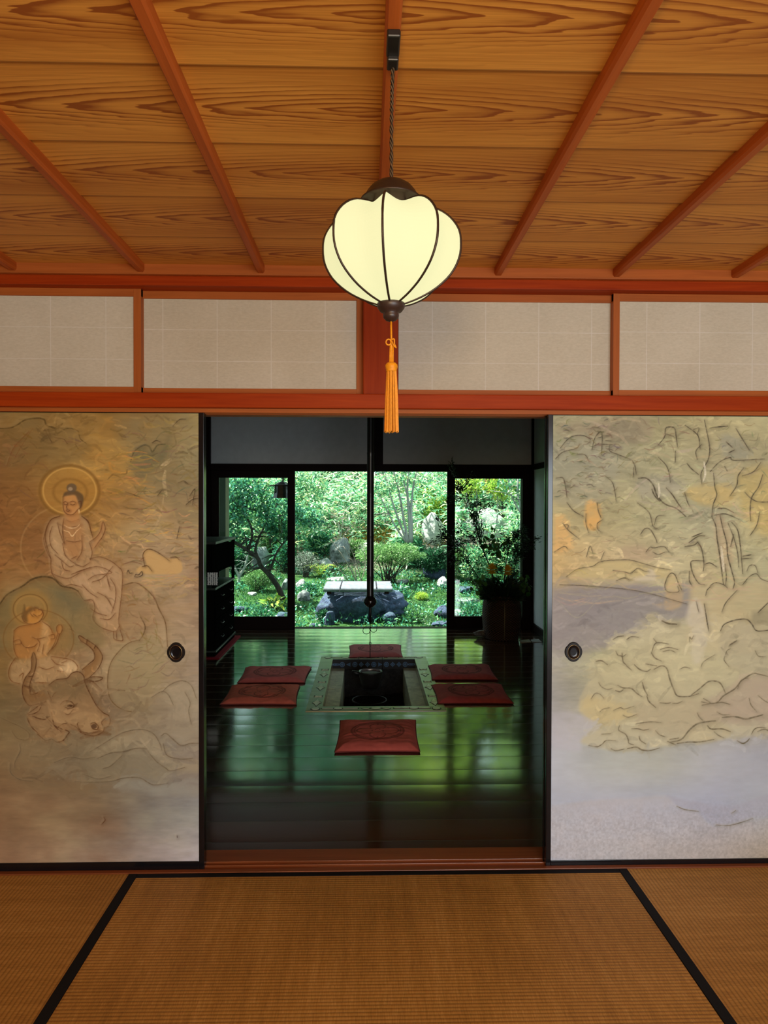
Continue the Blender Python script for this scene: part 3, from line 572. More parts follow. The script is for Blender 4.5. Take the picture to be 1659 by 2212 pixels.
    for L in ([(245,430),(262,388),(282,450),(270,530),(235,620),(232,680),(245,715),(330,685),(345,680)],[(245,430),(242,520),(200,580),(175,650),(180,730),(220,795),(280,790),(355,770)],[(185,640),(200,650),(225,655)],[(215,570),(235,575),(258,570)],
              [(630,300),(612,270),(625,262),(670,290),(740,335),(785,390),(797,440),(760,520),(690,590)],[(630,300),(690,340),(730,385),(735,440),(690,480),(640,525)],[(680,290),(675,320)],[(745,335),(735,360)],
              [(380,640),(440,600),(520,590),(560,550),(610,540),(650,570),(660,620),(690,690),(750,800),(800,855),(845,880),(857,920),(845,960),(810,975)],[(665,600),(720,580),(795,585),(780,605),(730,615),(680,605)],
              [(810,975),(800,1005),(740,1035),(690,1030),(630,1010),(580,960),(500,940),(450,965)],[(610,930),(600,950),(630,1000),(700,1015),(760,1005)],[(470,790),(500,765),(550,770),(580,800)],[(490,805),(540,795),(575,810),(540,825),(500,810)],[(490,850),(530,870),(570,830)],
              [(705,940),(735,935),(762,960),(755,985),(720,980),(705,950)],[(820,900),(790,930),(800,960)],[(210,865),(260,830),(320,790),(300,840),(250,865),(210,865)],[(250,880),(300,900),(360,910)],
              [(360,890),(430,960),(530,1000),(520,1030),(490,1070),(440,1083),(400,1060),(350,1068),(290,1020)],[(400,850),(420,950),(470,1000)],[(290,1010),(240,960),(210,900)],[(400,740),(430,700),(470,690)],[(370,690),(400,760)]): c.line(Q(L), 1.7, (84,58,34), .75)
    c.disc(540/3.607, 1300+805/3.607, 6, 2.6, (60,42,26), .8, .3); c.disc(732/3.607, 1300+962/3.607, 6, 5, (70,50,34), .7, .4)
    # body bulge and clouds on the right and below
    c.poly(Q([(1080,300),(1000,320),(900,400),(850,520),(845,680),(900,790),(1000,850),(1100,830),(1200,720),(1270,560),(1290,400),(1200,260)]), (146,138,106), .5, 8, tex=.4)
    c.line(Q([(1085,295),(1000,320),(920,390),(860,480),(838,600),(850,730),(900,800),(970,840),(1025,850)]), 1.7, (98,80,52), .6); c.strokes(30, 245, 350, 1390, 1500, 26, 2, (112,104,76), .35, -.3, .4, 12)
    c.poly(Q([(-200,860),(0,880),(150,960),(220,1010),(220,1060),(130,1060),(20,1000),(-200,1000)]), (122,108,76), .6, 4); c.line(Q([(-60,860),(60,920),(160,965),(220,1010),(225,1050),(190,1065),(130,1050),(90,1000)]), 1.5, (96,82,56), .5)
    for P, L in (([(700,1150),(860,1060),(980,1000),(1100,990),(1190,1020),(1250,1100),(1290,1190),(1400,1230),(1560,1240),(1560,1320),(1330,1310),(1230,1250),(1150,1160),(1060,1140),(900,1150),(760,1210)], (158,152,126)),
                 ([(1180,740),(1260,700),(1330,640),(1420,610),(1490,650),(1550,760),(1560,1100),(1420,1110),(1330,1050),(1260,1030),(1320,900),(1300,760)], (150,146,126)),
                 ([(400,1260),(560,1200),(760,1210),(900,1150),(1060,1140),(1170,1180),(1230,1250),(1330,1310),(1250,1400),(1100,1370),(900,1390),(650,1400),(420,1330)], (134,130,108)),
                 ([(60,1110),(120,1100),(155,1150),(120,1230),(130,1320),(260,1370),(420,1390),(700,1400),(700,1480),(300,1460),(90,1380),(60,1250)], (124,110,82)),
                 ([(900,1390),(1080,1360),(1200,1420),(1330,1400),(1560,1440),(1560,1500),(1200,1490),(900,1440)], (142,148,140))): c.poly(Q(P), L, .5, 7, tex=.35)
    c.dabs(260, 60, 430, 1480, 1700, 50, 7, .06, -.1, .5, 57)
    for L, wd in (([(700,1160),(800,1100),(900,1040),(980,1005),(1100,988),(1190,1020),(1240,1090),(1260,1150)],1.6),([(1150,1160),(1220,1240),(1290,1290),(1330,1312),(1440,1285)],1.6),([(760,1210),(860,1170),(960,1160),(1060,1135),(1140,1140)],2.2),([(420,1240),(540,1200),(640,1215),(740,1200)],1.5),
                  ([(580,1390),(700,1395),(860,1390),(960,1365),(1080,1362),(1150,1400),(1200,1420),(1300,1410)],1.8),([(1180,740),(1260,695),(1310,720),(1350,800)],1.6),([(1260,700),(1330,640),(1420,612),(1490,650),(1530,750)],1.6),([(1440,700),(1480,780),(1470,850),(1490,950)],1.6),([(1255,1040),(1290,1020),(1340,1060),(1410,1115),(1480,1100),(1545,1098)],2),([(1270,1100),(1300,1190),(1400,1220),(1500,1215)],1.8),
                  ([(75,1250),(80,1320),(150,1370),(250,1385)],1.5),([(150,1100),(155,1150),(115,1230),(110,1280)],1.4),([(640,1330),(760,1370),(860,1350)],1.4),([(800,1290),(860,1270),(950,1190)],1.6)): c.line(Q(L), wd, (92,84,66), .5)
    c.line(Q([(790,1720),(815,1690),(805,1665)]), 1.5, (90,64,44), .7); c.line(Q([(1378,1815),(1380,1830)]), 1.6, (90,80,80), .7)
    return c
def paint_right():
    cols = [1190, 1310, 1430, 1550, 1659, 1705]; rows = [893, 1000, 1107, 1214, 1321, 1428, 1535, 1642, 1749, 1858]  # landscape wash colours, some uneven room light painted into them
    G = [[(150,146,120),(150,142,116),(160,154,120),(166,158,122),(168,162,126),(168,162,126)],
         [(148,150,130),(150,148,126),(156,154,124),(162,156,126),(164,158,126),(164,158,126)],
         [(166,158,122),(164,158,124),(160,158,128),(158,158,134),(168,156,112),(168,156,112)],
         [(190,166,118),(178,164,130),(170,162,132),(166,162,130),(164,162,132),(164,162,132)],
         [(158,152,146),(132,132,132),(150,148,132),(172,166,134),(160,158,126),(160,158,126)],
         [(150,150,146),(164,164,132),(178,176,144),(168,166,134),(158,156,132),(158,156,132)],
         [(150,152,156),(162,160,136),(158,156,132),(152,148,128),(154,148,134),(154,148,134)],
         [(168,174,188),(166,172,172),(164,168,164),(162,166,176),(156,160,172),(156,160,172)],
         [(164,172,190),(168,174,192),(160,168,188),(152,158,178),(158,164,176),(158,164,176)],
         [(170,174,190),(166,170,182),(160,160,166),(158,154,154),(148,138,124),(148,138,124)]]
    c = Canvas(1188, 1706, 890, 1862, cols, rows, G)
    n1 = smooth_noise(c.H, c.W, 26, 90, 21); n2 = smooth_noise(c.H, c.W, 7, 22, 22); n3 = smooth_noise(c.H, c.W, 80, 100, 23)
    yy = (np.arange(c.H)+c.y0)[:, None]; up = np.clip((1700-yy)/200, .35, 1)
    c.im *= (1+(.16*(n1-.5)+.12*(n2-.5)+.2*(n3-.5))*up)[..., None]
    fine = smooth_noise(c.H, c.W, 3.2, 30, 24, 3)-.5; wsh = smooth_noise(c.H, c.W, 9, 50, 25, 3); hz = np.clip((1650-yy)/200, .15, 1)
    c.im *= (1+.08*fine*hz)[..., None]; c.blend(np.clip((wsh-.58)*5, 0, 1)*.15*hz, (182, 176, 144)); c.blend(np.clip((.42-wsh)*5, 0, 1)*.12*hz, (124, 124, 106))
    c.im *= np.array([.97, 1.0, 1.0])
    Z = lambda L: [(1170+x/3.393, 880+y/3.393) for x, y in L]
    Q = lambda L: [(1170+x/3.393, 1300+y/3.393) for x, y in L]
    gr = (70,66,54); bk = (44,42,38)
    for P, col, a, sf in (([(100,130),(220,120),(500,90),(760,80),(800,200),(700,260),(520,220),(300,190),(120,180)], (138,130,112), .5, 14), ([(520,90),(640,80),(740,230),(560,260),(500,200)], (124,122,104), .5, 14),
        ([(100,250),(300,200),(520,330),(500,640),(100,700)], (146,150,134), .45, 20), ([(1290,200),(1400,200),(1500,300),(1480,380),(1320,350)], (134,138,126), .6, 14), ([(700,520),(900,500),(1050,560),(1000,620),(760,680),(690,600)], (148,150,140), .5, 16),
        ([(1060,580),(1250,560),(1400,600),(1380,720),(1160,710),(1050,640)], (184,166,108), .6, 16), ([(1420,480),(1680,440),(1760,900),(1560,900),(1440,700)], (176,160,100), .5, 24), ([(320,690),(370,680),(420,720),(430,830),(380,900),(310,860)], (206,166,100), .7, 8),
        ([(90,790),(170,800),(200,900),(220,1020),(90,1060)], (206,170,110), .6, 12), ([(560,1030),(700,1010),(820,1060),(800,1120),(600,1120)], (152,138,118), .5, 14), ([(1250,780),(1320,800),(1400,1000),(1380,1180),(1310,1180),(1260,900)], (172,156,128), .5, 8),
        ([(180,1240),(300,1160),(450,1125),(640,1120),(820,1160),(940,1190),(900,1250),(500,1260)], (176,168,124), .7, 5), ([(80,1330),(300,1330),(640,1300),(900,1310),(1080,1290),(1090,1400),(1060,1540),(900,1540),(830,1500),(740,1560),(620,1660),(500,1700),(480,1764),(80,1764)], (128,128,132), .7, 12),
        ([(905,1340),(1020,1340),(1030,1420),(1000,1470),(905,1480)], (176,158,118), .6, 6), ([(910,1340),(900,1270),(950,1210),(1000,1260),(1020,1340)], (180,170,130), .8, 3), ([(650,1250),(760,1230),(780,1180),(810,1180),(830,1260),(700,1270)], (184,182,166), .7, 4),
        ([(1080,1200),(1200,1140),(1300,1200),(1350,1300),(1500,1280),(1700,1330),(1760,1764),(1120,1764),(1080,1500)], (174,164,130), .5, 12), ([(1080,1440),(1130,1400),(1200,1500),(1230,1680),(1160,1740),(1060,1560)], (184,184,172), .55, 10), ([(1540,1500),(1659,1480),(1750,1500),(1700,1650),(1600,1640),(1540,1580)], (128,126,104), .6, 12)): c.poly(Z(P), col, a, sf/3.4+2, tex=.3)
    cloud = [(480,380),(490,300),(600,240),(720,180),(760,100),(830,75),(900,130),(1000,160),(1100,180),(1300,140),(1420,130),(1560,170),(1720,220),(1760,900),(1600,980),(1400,1000),(1200,1040),(900,1060),(700,1090),(540,1090),(350,1050),(290,1020),(340,950),(400,900),(280,800),(300,680),(350,560),(340,480),(420,420)]
    c.poly(Q(cloud), (176,174,144), .6, 4, tex=.2)
    for P, col, a, sf in (([(350,880),(290,760),(340,690),(500,720),(700,820),(560,880)], (180,170,124), .5, 20), ([(1180,740),(1400,620),(1500,540),(1760,540),(1760,860),(1200,880)], (156,146,132), .6, 16), ([(700,740),(1180,720),(1300,880),(1000,980),(700,920)], (158,152,128), .5, 20), ([(1290,300),(1400,150),(1530,160),(1600,240),(1760,230),(1760,520),(1400,480)], (156,154,132), .55, 12), ([(1100,200),(1200,180),(1180,420),(1110,440)], (186,186,168), .5, 10), ([(980,1010),(1270,880),(1400,960),(1250,1020)], (172,168,136), .5, 8),
        ([(80,810),(200,800),(360,850),(420,920),(300,1000),(280,1090),(80,1040)], (172,178,192), .5, 10), ([(930,1420),(1010,1500),(1150,1540),(1240,1600),(1310,1640),(1450,1620),(1600,1580),(1760,1560),(1760,1400),(1600,1440),(1400,1500),(1100,1460)], (148,152,168), .45, 6), ([(80,1490),(400,1450),(700,1435),(920,1425),(1010,1510),(1160,1550),(1300,1650),(1760,1600),(1760,1870),(80,1870)], (170,166,164), .3, 6)): c.poly(Q(P), col, a, sf/3.4+2, tex=.3)
    c.dabs(900, 1190, 1700, 895, 1260, 26, 5, .10, 0, .5, 61); c.dabs(260, 1190, 1450, 1270, 1450, 40, 6, .05, 0, .1, 62); c.dabs(500, 1260, 1700, 1330, 1620, 30, 7, .06, 0, .6, 63)
    up_ = [([(130,300),(180,240),(230,212),(300,210),(350,235)],2),([(95,380),(140,335),(200,315),(230,312)],1.6),([(250,345),(310,350),(340,400)],1.2),([(360,315),(380,230),(420,180),(435,215),(430,350)],1.6),([(400,180),(445,182)],2),([(405,270),(510,275)],1.8),([(455,210),(495,210)],1.5),([(460,245),(500,248)],1.5),([(490,275),(490,320),(560,350),(640,380)],1.4),
      ([(655,390),(675,430),(685,490)],1.8),([(665,440),(665,510)],1.4),([(845,365),(900,420),(925,480),(935,550)],1.8),([(845,275),(890,215),(900,150),(960,150),(975,215),(985,290)],2.2),([(970,320),(970,400)],1.8),([(890,190),(955,212)],1.4),([(700,520),(760,520),(810,570),(840,650),(900,710),(980,740),(1050,800)],2.8),([(800,600),(820,645),(860,690)],2.2),([(905,590),(950,640),(990,700),(1020,740)],2.2),
      ([(1040,625),(1060,690),(1080,730)],1.6),([(1055,410),(1090,450),(1140,490)],2),([(1180,90),(1195,160),(1220,290),(1210,380),(1160,480),(1165,560)],2),([(1160,270),(1120,320),(1130,380)],1.6),([(1040,130),(1110,180),(1140,220),(1150,300)],2),([(1100,160),(1140,150),(1130,190)],1.4),([(1250,480),(1260,580),(1275,640),(1250,710),(1240,800)],2),([(1225,470),(1290,400),(1370,365),(1400,385),(1620,375)],1.8),
      ([(1470,440),(1430,500),(1420,570),(1370,650)],2.2),([(1595,400),(1540,470),(1460,500)],1.8),([(1610,490),(1580,580),(1530,660),(1520,760),(1525,830)],2),([(1590,760),(1570,860),(1520,940)],1.6),([(1480,620),(1520,660),(1580,690),(1700,690)],1.8),([(1330,430),(1350,465)],2.2),([(1340,250),(1385,290)],2),([(1360,330),(1400,310)],1.8),([(1220,150),(1280,140),(1350,135)],2.4),([(1410,150),(1450,215),(1510,310)],1.8),
      ([(100,520),(150,520),(170,590),(180,660)],2),([(460,505),(510,550),(530,620),(540,690)],1.3),([(400,700),(410,760),(430,810)],1.8),([(440,825),(405,850),(405,890),(430,915)],1.4),([(320,780),(320,850),(340,920)],1.2),([(150,850),(190,900),(270,965)],1.3),([(180,700),(230,760),(300,800)],1.5),([(160,860),(190,865),(185,890)],1.2),([(720,930),(750,890),(790,895),(830,960),(840,990)],1.7),([(695,700),(780,770),(810,870),(845,890)],1.3),([(820,860),(840,800),(890,790)],1.3),
      ([(325,1095),(350,1018),(372,1070)],1.3),([(455,1060),(430,1120)],1.1),([(90,1060),(160,1020),(190,1040)],1.2),([(760,1060),(790,1025),(820,1030),(890,1020),(930,1060)],1.3),([(810,1060),(850,1078),(900,1060)],1.2),([(180,1240),(260,1185),(370,1165),(430,1130),(560,1118),(650,1120),(760,1150),(850,1175),(940,1190)],1.2),([(520,1195),(600,1205),(650,1215),(700,1180),(750,1200),(780,1200)],1.3),([(130,1300),(330,1308),(700,1345),(1060,1440)],1.2),([(545,1270),(600,1250),(635,1260)],1.4),
      ([(905,1290),(915,1250),(945,1215),(975,1230),(1000,1290),(1025,1340)],1.7),([(925,1240),(900,1300),(920,1350),(1000,1352),(995,1310)],1.4),([(1140,990),(1165,1030),(1180,1100),(1185,1160),(1180,1200)],2),([(1075,990),(1140,945),(1190,940)],2.2),([(1095,950),(1170,920)],2),([(1045,1020),(1110,1010),(1140,985)],1.6),([(1185,1125),(1100,1125),(1090,1160),(1110,1230),(1150,1290),(1190,1300)],2),([(1080,1200),(1080,1270),(1100,1310)],1.6),([(1190,1150),(1230,1140),(1280,1170)],1.8),
      ([(1240,800),(1270,870),(1280,960),(1300,1080),(1320,1230),(1330,1300)],2.4),([(1300,790),(1320,880),(1350,990),(1360,1090),(1390,1200),(1410,1280),(1400,1330)],2.4),([(1340,1150),(1350,1240),(1345,1300)],1.6),([(1385,840),(1430,900),(1450,1010),(1460,1110),(1470,1220)],2),([(1360,850),(1400,950),(1430,1060),(1440,1170)],1.6),([(1285,740),(1340,740),(1400,770)],2),([(1260,790),(1340,780),(1440,820)],2),([(1400,930),(1380,1020)],1.7),([(1460,1110),(1530,1105)],1.6),([(1470,1090),(1530,1080)],2),
      ([(1230,1310),(1270,1285),(1330,1300),(1360,1325)],1.6),([(1470,1300),(1520,1240),(1570,1220),(1610,1260),(1700,1290)],1.6),([(1500,1200),(1520,1160),(1560,1160),(1580,1210)],1.4),([(1200,1380),(1210,1340),(1240,1310)],1.6),([(1190,1440),(1210,1560),(1225,1640)],2.2),([(1130,1420),(1150,1500)],1.2),([(1430,1340),(1350,1430),(1320,1500)],1.4),([(1310,1640),(1340,1590),(1420,1560),(1500,1555),(1540,1590),(1580,1640),(1700,1630)],2.4),([(1660,1430),(1620,1470),(1585,1505)],2),([(880,1565),(930,1585),(990,1590)],3),([(625,1700),(660,1680),(710,1685)],1.6),([(525,1700),(560,1680),(600,1675)],1.6),([(1380,1740),(1430,1710)],1.5)]
    for L, wd in up_: c.line(Z(L), wd*.95, gr, .66)
    c.strokes(150, 1195, 1330, 900, 1080, 12, 1.5, (96,92,76), .5, 0, .35, 31); c.strokes(150, 1330, 1690, 900, 1120, 16, 1.5, (110,106,84), .4, 0, .6, 32); c.strokes(120, 1200, 1660, 1080, 1210, 16, 1.3, (120,112,90), .35, 0, .3, 33)
    c.strokes(70, 1200, 1690, 900, 1240, 46, 5, (184,178,146), .22, 0, .3, 34); c.strokes(60, 1195, 1700, 1240, 1300, 60, 3, (176,164,130), .25, 0, .05, 35)
    for L, wd in (([(850,560),(855,620),(850,660)],5),([(1180,400),(1190,480),(1175,540)],5),([(1310,1020),(1320,1100),(1330,1200)],6)): c.line(Z(L), wd*.8, (204,204,186), .55)
    lo = [([(545,360),(560,390),(590,400),(600,440),(625,465)],3),([(590,375),(595,400),(620,385)],2.4),([(625,470),(660,500)],1.8),([(400,435),(440,430),(485,460)],2.4),([(680,460),(720,495),(770,510),(800,495)],3),([(765,455),(845,470)],2.6),([(825,495),(880,470),(920,490),(940,560),(970,640),(1000,690),(1080,695),(1155,675)],3.4),([(1100,685),(1160,640),(1230,585),(1300,590),(1330,625),(1350,670)],3.4),
      ([(1175,735),(1230,745),(1290,740),(1340,690),(1420,640),(1470,580),(1550,530),(1600,535),(1700,560)],3.4),([(1440,640),(1465,580),(1515,560)],2),([(1190,710),(1240,745),(1180,760)],2.6),([(1280,745),(1330,740),(1385,755)],2.4),([(805,380),(830,310),(870,300),(930,310)],2.4),([(805,370),(830,410),(880,435)],2.6),([(820,270),(845,300)],2.4),([(870,350),(930,335),(1000,350)],1.8),([(890,365),(940,355),(980,370)],2),
      ([(560,610),(600,630),(660,635),(700,670),(740,695)],3.2),([(545,650),(575,658),(600,645)],3.5),([(740,590),(755,640),(780,685)],2.8),([(775,690),(790,730),(840,775)],3),([(870,740),(920,745),(950,740)],2.6),([(965,745),(1000,745),(1035,730)],2.2),([(420,590),(440,620),(480,640),(520,635)],1.5),([(365,710),(395,670),(430,675),(458,705)],1.3),([(430,805),(455,785),(500,775)],1.6),([(530,795),(580,775),(610,785),(680,765)],1.6),([(600,830),(640,845),(700,825)],1.3),
      ([(665,930),(710,930),(750,940),(790,935)],2),([(840,945),(870,975),(910,990)],2.2),([(575,905),(570,940),(620,970),(640,1010),(645,1035),(680,1048)],2.6),([(720,985),(730,1015),(770,1042)],2.4),([(350,1050),(410,1060),(450,1040),(480,1015),(550,1018)],2),([(515,1075),(550,1090),(610,1078)],2.6),([(635,1075),(700,1065),(740,1085),(800,1090),(870,1072)],3.4),([(950,1030),(1030,1010),(1090,940),(1150,895),(1230,880),(1280,875)],4),([(1000,1040),(1080,1030),(1160,1030),(1270,1012)],3.6),
      ([(930,1025),(990,1050)],2.2),([(945,1010),(1010,1000)],2.4),([(1220,910),(1250,935),(1330,935),(1390,955)],3.2),([(1290,810),(1330,830),(1380,830)],2.4),([(1330,850),(1420,845),(1500,862),(1570,848),(1628,832)],4.4),([(1145,815),(1160,845),(1185,870)],2),([(1270,955),(1300,980),(1340,1000)],1.6),([(1440,1022),(1480,1042),(1510,1030),(1530,1008)],3.4),([(1545,975),(1565,940),(1600,925),(1650,930)],2),([(1590,955),(1640,940),(1700,960)],2.4),
      ([(1345,400),(1340,430),(1375,478)],1.6),([(1350,390),(1360,360),(1385,345)],1.6),([(1375,325),(1430,290)],1.5),([(1565,360),(1590,400),(1640,405)],1.6),([(1085,295),(1085,260),(1100,275),(1113,250)],1.2),([(1015,495),(1050,480),(1088,488)],1.5),([(885,140),(930,160),(990,165)],3.6),([(1525,710),(1540,760),(1580,808)],1.8),([(1590,690),(1640,730),(1700,760)],1.4),([(695,895),(720,890),(800,880),(880,885)],1.6),([(445,968),(510,965)],1.3),([(1170,480),(1190,440),(1270,390)],1.2),
      ([(1000,1500),(1060,1525),(1160,1540)],1.4),([(1290,1640),(1380,1645),(1470,1625),(1560,1595)],1.6),([(1405,1555),(1435,1535)],1.6)]
    for L, wd in lo: c.line(Q(L), wd*.62+.4, (96,92,74), .62)
    m = np.clip((smooth_noise(c.H, c.W, 4, 4, 40, 3)-.5)*2, -1, 1)*np.clip((yy-1720)/60, 0, 1)
    c.im *= (1+.10*m)[..., None]
    return c
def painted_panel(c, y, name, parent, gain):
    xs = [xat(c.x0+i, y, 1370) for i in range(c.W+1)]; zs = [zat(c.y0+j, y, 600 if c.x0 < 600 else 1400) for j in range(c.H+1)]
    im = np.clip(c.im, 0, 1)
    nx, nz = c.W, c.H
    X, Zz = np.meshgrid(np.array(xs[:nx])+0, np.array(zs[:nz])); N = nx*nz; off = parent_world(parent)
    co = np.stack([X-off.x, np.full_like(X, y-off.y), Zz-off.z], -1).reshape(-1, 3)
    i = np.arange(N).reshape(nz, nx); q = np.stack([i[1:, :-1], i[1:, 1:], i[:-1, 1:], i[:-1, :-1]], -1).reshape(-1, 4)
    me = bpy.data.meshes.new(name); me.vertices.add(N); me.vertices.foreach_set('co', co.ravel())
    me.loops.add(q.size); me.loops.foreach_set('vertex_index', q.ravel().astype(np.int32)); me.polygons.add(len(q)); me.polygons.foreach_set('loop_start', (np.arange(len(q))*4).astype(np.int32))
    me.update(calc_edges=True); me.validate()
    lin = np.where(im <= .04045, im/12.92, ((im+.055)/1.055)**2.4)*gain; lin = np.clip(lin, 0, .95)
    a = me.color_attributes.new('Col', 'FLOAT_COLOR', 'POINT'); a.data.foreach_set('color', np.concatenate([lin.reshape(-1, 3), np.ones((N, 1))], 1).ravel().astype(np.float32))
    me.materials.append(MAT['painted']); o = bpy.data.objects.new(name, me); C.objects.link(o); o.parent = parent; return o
MAT['painted'] = mat_vcol('painted_paper', .8, .15, 260, .12)
def fusuma(x0, x1, y, canvas, label, pull, fr, gain):
    z0, z1 = .001, 1.842
    e = empty('painted_sliding_door', ((x0+x1)/2, y, z0), label, 'sliding door', 'painted sliding doors')
    MB().box(x0, x0+fr, y-.004, y+.020, z0, z1).obj('stile', MAT['lacquer'], e, bevel=.002); MB().box(x1-fr, x1, y-.004, y+.020, z0, z1).obj('stile', MAT['lacquer'], e, bevel=.002)
    zb, zt = zat(1857, y, 600 if x0 < 0 else 1200)-.002, 1.824
    MB().box(x0+fr, x1-fr, y-.003, y+.019, z0, zb).obj('bottom_rail', MAT['lacquer'], e, bevel=.0015); MB().box(x0+fr, x1-fr, y-.003, y+.019, zt, z1).obj('top_rail', MAT['lacquer'], e, bevel=.0015)
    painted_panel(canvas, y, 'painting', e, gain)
    MB().box(x0+fr-.002, x1-fr+.002, y+.003, y+.016, zb-.003, zt+.003).obj('backing', plain('fusuma_back', (.3, .27, .22), .8), e)
    px, pz = pull; m = MB(); k = 64                      # four-lobed recessed pull
    def lob(s, yy, m_=0): return [(px+math.cos(a)*s*.033*(1+.09*abs(math.cos(2*a))**.7*1.0), yy, pz+math.sin(a)*s*.037*(1+.09*abs(math.cos(2*a))**.7)) for a in np.linspace(0, 2*PI, k, endpoint=False)]
    def ell(rx, rz, yy): return [(px+math.cos(a)*rx, yy, pz+math.sin(a)*rz) for a in np.linspace(0, 2*PI, k, endpoint=False)]
    R = [lob(1.0, y-.0005), lob(.98, y-.004), lob(.93, y-.0055), ell(.0245, .029, y-.0055)]
    v = sum(R, []); m.add(v, [(i*k+j, i*k+(j+1) % k, (i+1)*k+(j+1) % k, (i+1)*k+j) for i in range(3) for j in range(k)])
    pl = m.obj('door_pull', MAT['pull'], e, smooth=False)
    m = MB(); R = [ell(.0248, .0292, y-.0050), ell(.0241, .0284, y-.0066), ell(.0234, .0277, y-.0058)]
    m.add(sum(R, []), [(i*k+j, i*k+(j+1) % k, (i+1)*k+(j+1) % k, (i+1)*k+j) for i in range(2) for j in range(k)]); tag(m.obj('pull_ring', MAT['brass'], pl, smooth=True), 'thin brass ring')
    m = MB(); R = [ell(.0236, .0279, y-.0055), ell(.021, .025, y-.001), ell(.012, .015, y-.0008)]
    m.add(sum(R, []), [(i*k+j, i*k+(j+1) % k, (i+1)*k+(j+1) % k, (i+1)*k+j) for i in range(2) for j in range(k)] + [tuple(range(2*k, 3*k))]); m.obj('pull_cup', MAT['lacquer'], pl, smooth=True)
GAIN = 1.55
p = at(380.5, 1409, Y=YW); p2 = at(1238.5, 1408, Y=YW)
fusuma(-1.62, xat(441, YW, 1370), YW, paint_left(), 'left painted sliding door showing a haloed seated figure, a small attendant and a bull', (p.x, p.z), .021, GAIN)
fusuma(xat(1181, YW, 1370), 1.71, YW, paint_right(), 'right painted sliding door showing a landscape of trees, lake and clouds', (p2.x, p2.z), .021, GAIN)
# plain doors in the second track behind, only their edges show
for x0, x1, lb in ((-1.60, xat(443.5, YW+.034, 1370), 'black framed sliding door on the second track, hidden behind the figures panel'), (xat(1176, YW+.034, 1370), 1.68, 'black framed sliding door on the second track, hidden behind the landscape panel')):
    e = empty('sliding_door', ((x0+x1)/2, YW+.034, .001), lb, 'sliding door')
    for a, b in ((x0, x0+.022), (x1-.022, x1)): MB().box(a, b, YW+.032, YW+.052, .001, 1.842).obj('stile', MAT['lacquer'], e, bevel=.0015)
    MB().box(x0+.02, x1-.02, YW+.036, YW+.048, .001, 1.842).obj('panel', MAT['plaster'], e)
# ================================================================== PENDANT LANTERN
LY = 1.42
LX = xat(845, LY, 520); lz = lambda py: zat(py, LY, 848)
lan = empty('pendant_lantern', (LX, LY, lz(655)), 'glowing cream paper lantern with dark ribs and an orange tassel, hanging from the ceiling', 'lantern')
def mat_shade():
    t = NT('glowing_lantern_cloth'); t.set((.16, .15, .10), .7, .1); t.b.inputs['Emission Color'].default_value = (.98, .97, .53, 1); t.b.inputs['Emission Strength'].default_value = .84; return t.m
MAT['shade'] = mat_shade()
P = [(.040, 2.070), (.07, 2.068), (.095, 2.062), (.119, 2.045), (.136, 2.020), (.140, 1.992), (.136, 1.962), (.120, 1.932), (.092, 1.906), (.060, 1.888), (.030, 1.877), (.016, 1.874)]
prof = spline(P, 3); A0 = math.radians(-8.5-90)
NR = 8; sub = 12; vs = []; kk = NR*sub
for i, (r, z) in enumerate(prof):
    s_ = i/(len(prof)-1)
    for j in range(kk):
        a = A0 + 2*PI*j/kk; ph = (j % sub)/sub; q = math.sin(PI*ph)
        rr = r*(1 - .15*q*min(1, math.sin(PI*min(1, max(0, s_*1.05)))*1.6))
        zz = z - .013*q*max(0, 1-abs(s_-.18)/.30)
        vs.append((LX+rr*math.cos(a), LY+rr*math.sin(a), zz))
mk('shade', vs, [(i*kk+j, i*kk+(j+1) % kk, (i+1)*kk+(j+1) % kk, (i+1)*kk+j) for i in range(len(prof)-1) for j in range(kk)], MAT['shade'], lan, smooth=False)
for k in range(NR):
    a = A0+2*PI*k/NR; MB().tube([(LX+(r+.001)*math.cos(a), LY+(r+.001)*math.sin(a), z) for r, z in prof], .0024, 6).obj('wire_rib', MAT['bronze'], lan, smooth=True)
m = MB(); zc = lz(390); m.lathe([(0, zc), (.014, zc-.001), (.029, zc-.006), (.042, zc-.015), (.050, zc-.025), (.055, zc-.034), (.063, zc-.041), (.062, zc-.044), (.050, zc-.043), (.042, zc-.070)], LX, LY, 40); m.obj('cap', MAT['bronze'], lan, smooth=True)
zf = lz(652); m = MB(); m.lathe([(0, zf+.008), (.014, zf+.008), (.024, zf+.003), (.0285, zf-.004), (.028, zf-.012), (.022, zf-.020), (.015, zf-.023), (.0165, zf-.027), (.0155, zf-.033), (.010, zf-.038), (0, zf-.041)], LX, LY, 32)
m.obj('finial', plain('dark_turned_wood', (.035, .018, .013), .4), lan, smooth=True)
# ceiling hook block with a hinged lower leaf, and a braided cord
RB = HC-.030
yb0, yb1 = at(848, 62, Z=RB).y, at(848, 152, Z=RB-.02).y
xr = xat(850, 1.36, 100); hookm = plain('black_painted_metal', (.012, .010, .008), .35, .5)
m = MB(); m.box(xr-.014, xr+.012, yb0, yb1-.03, RB-.014, RB+.001).box(xr-.012, xr+.011, yb1-.035, yb1, RB-.022, RB-.004); m.obj('ceiling_hook', hookm, lan, bevel=.003)
cm = NT('braided_brown_cord'); X_, Y_, Z_ = cm.sep(cm.pos()); cf = cm.M('FRACT', cm.M('ADD', cm.M('MULTIPLY', Z_, 90), cm.M('MULTIPLY', X_, 200)))
cm.set(cm.ramp(cf, [(.45, (.022, .012, .006)), (.6, (.12, .075, .035))]), .7, .2)
m = MB(); pts = [(xr, yb1-.012, RB-.018), (LX+.001, LY+.001, RB-.05), (LX, LY, 2.25), (LX, LY, zc-.002)]
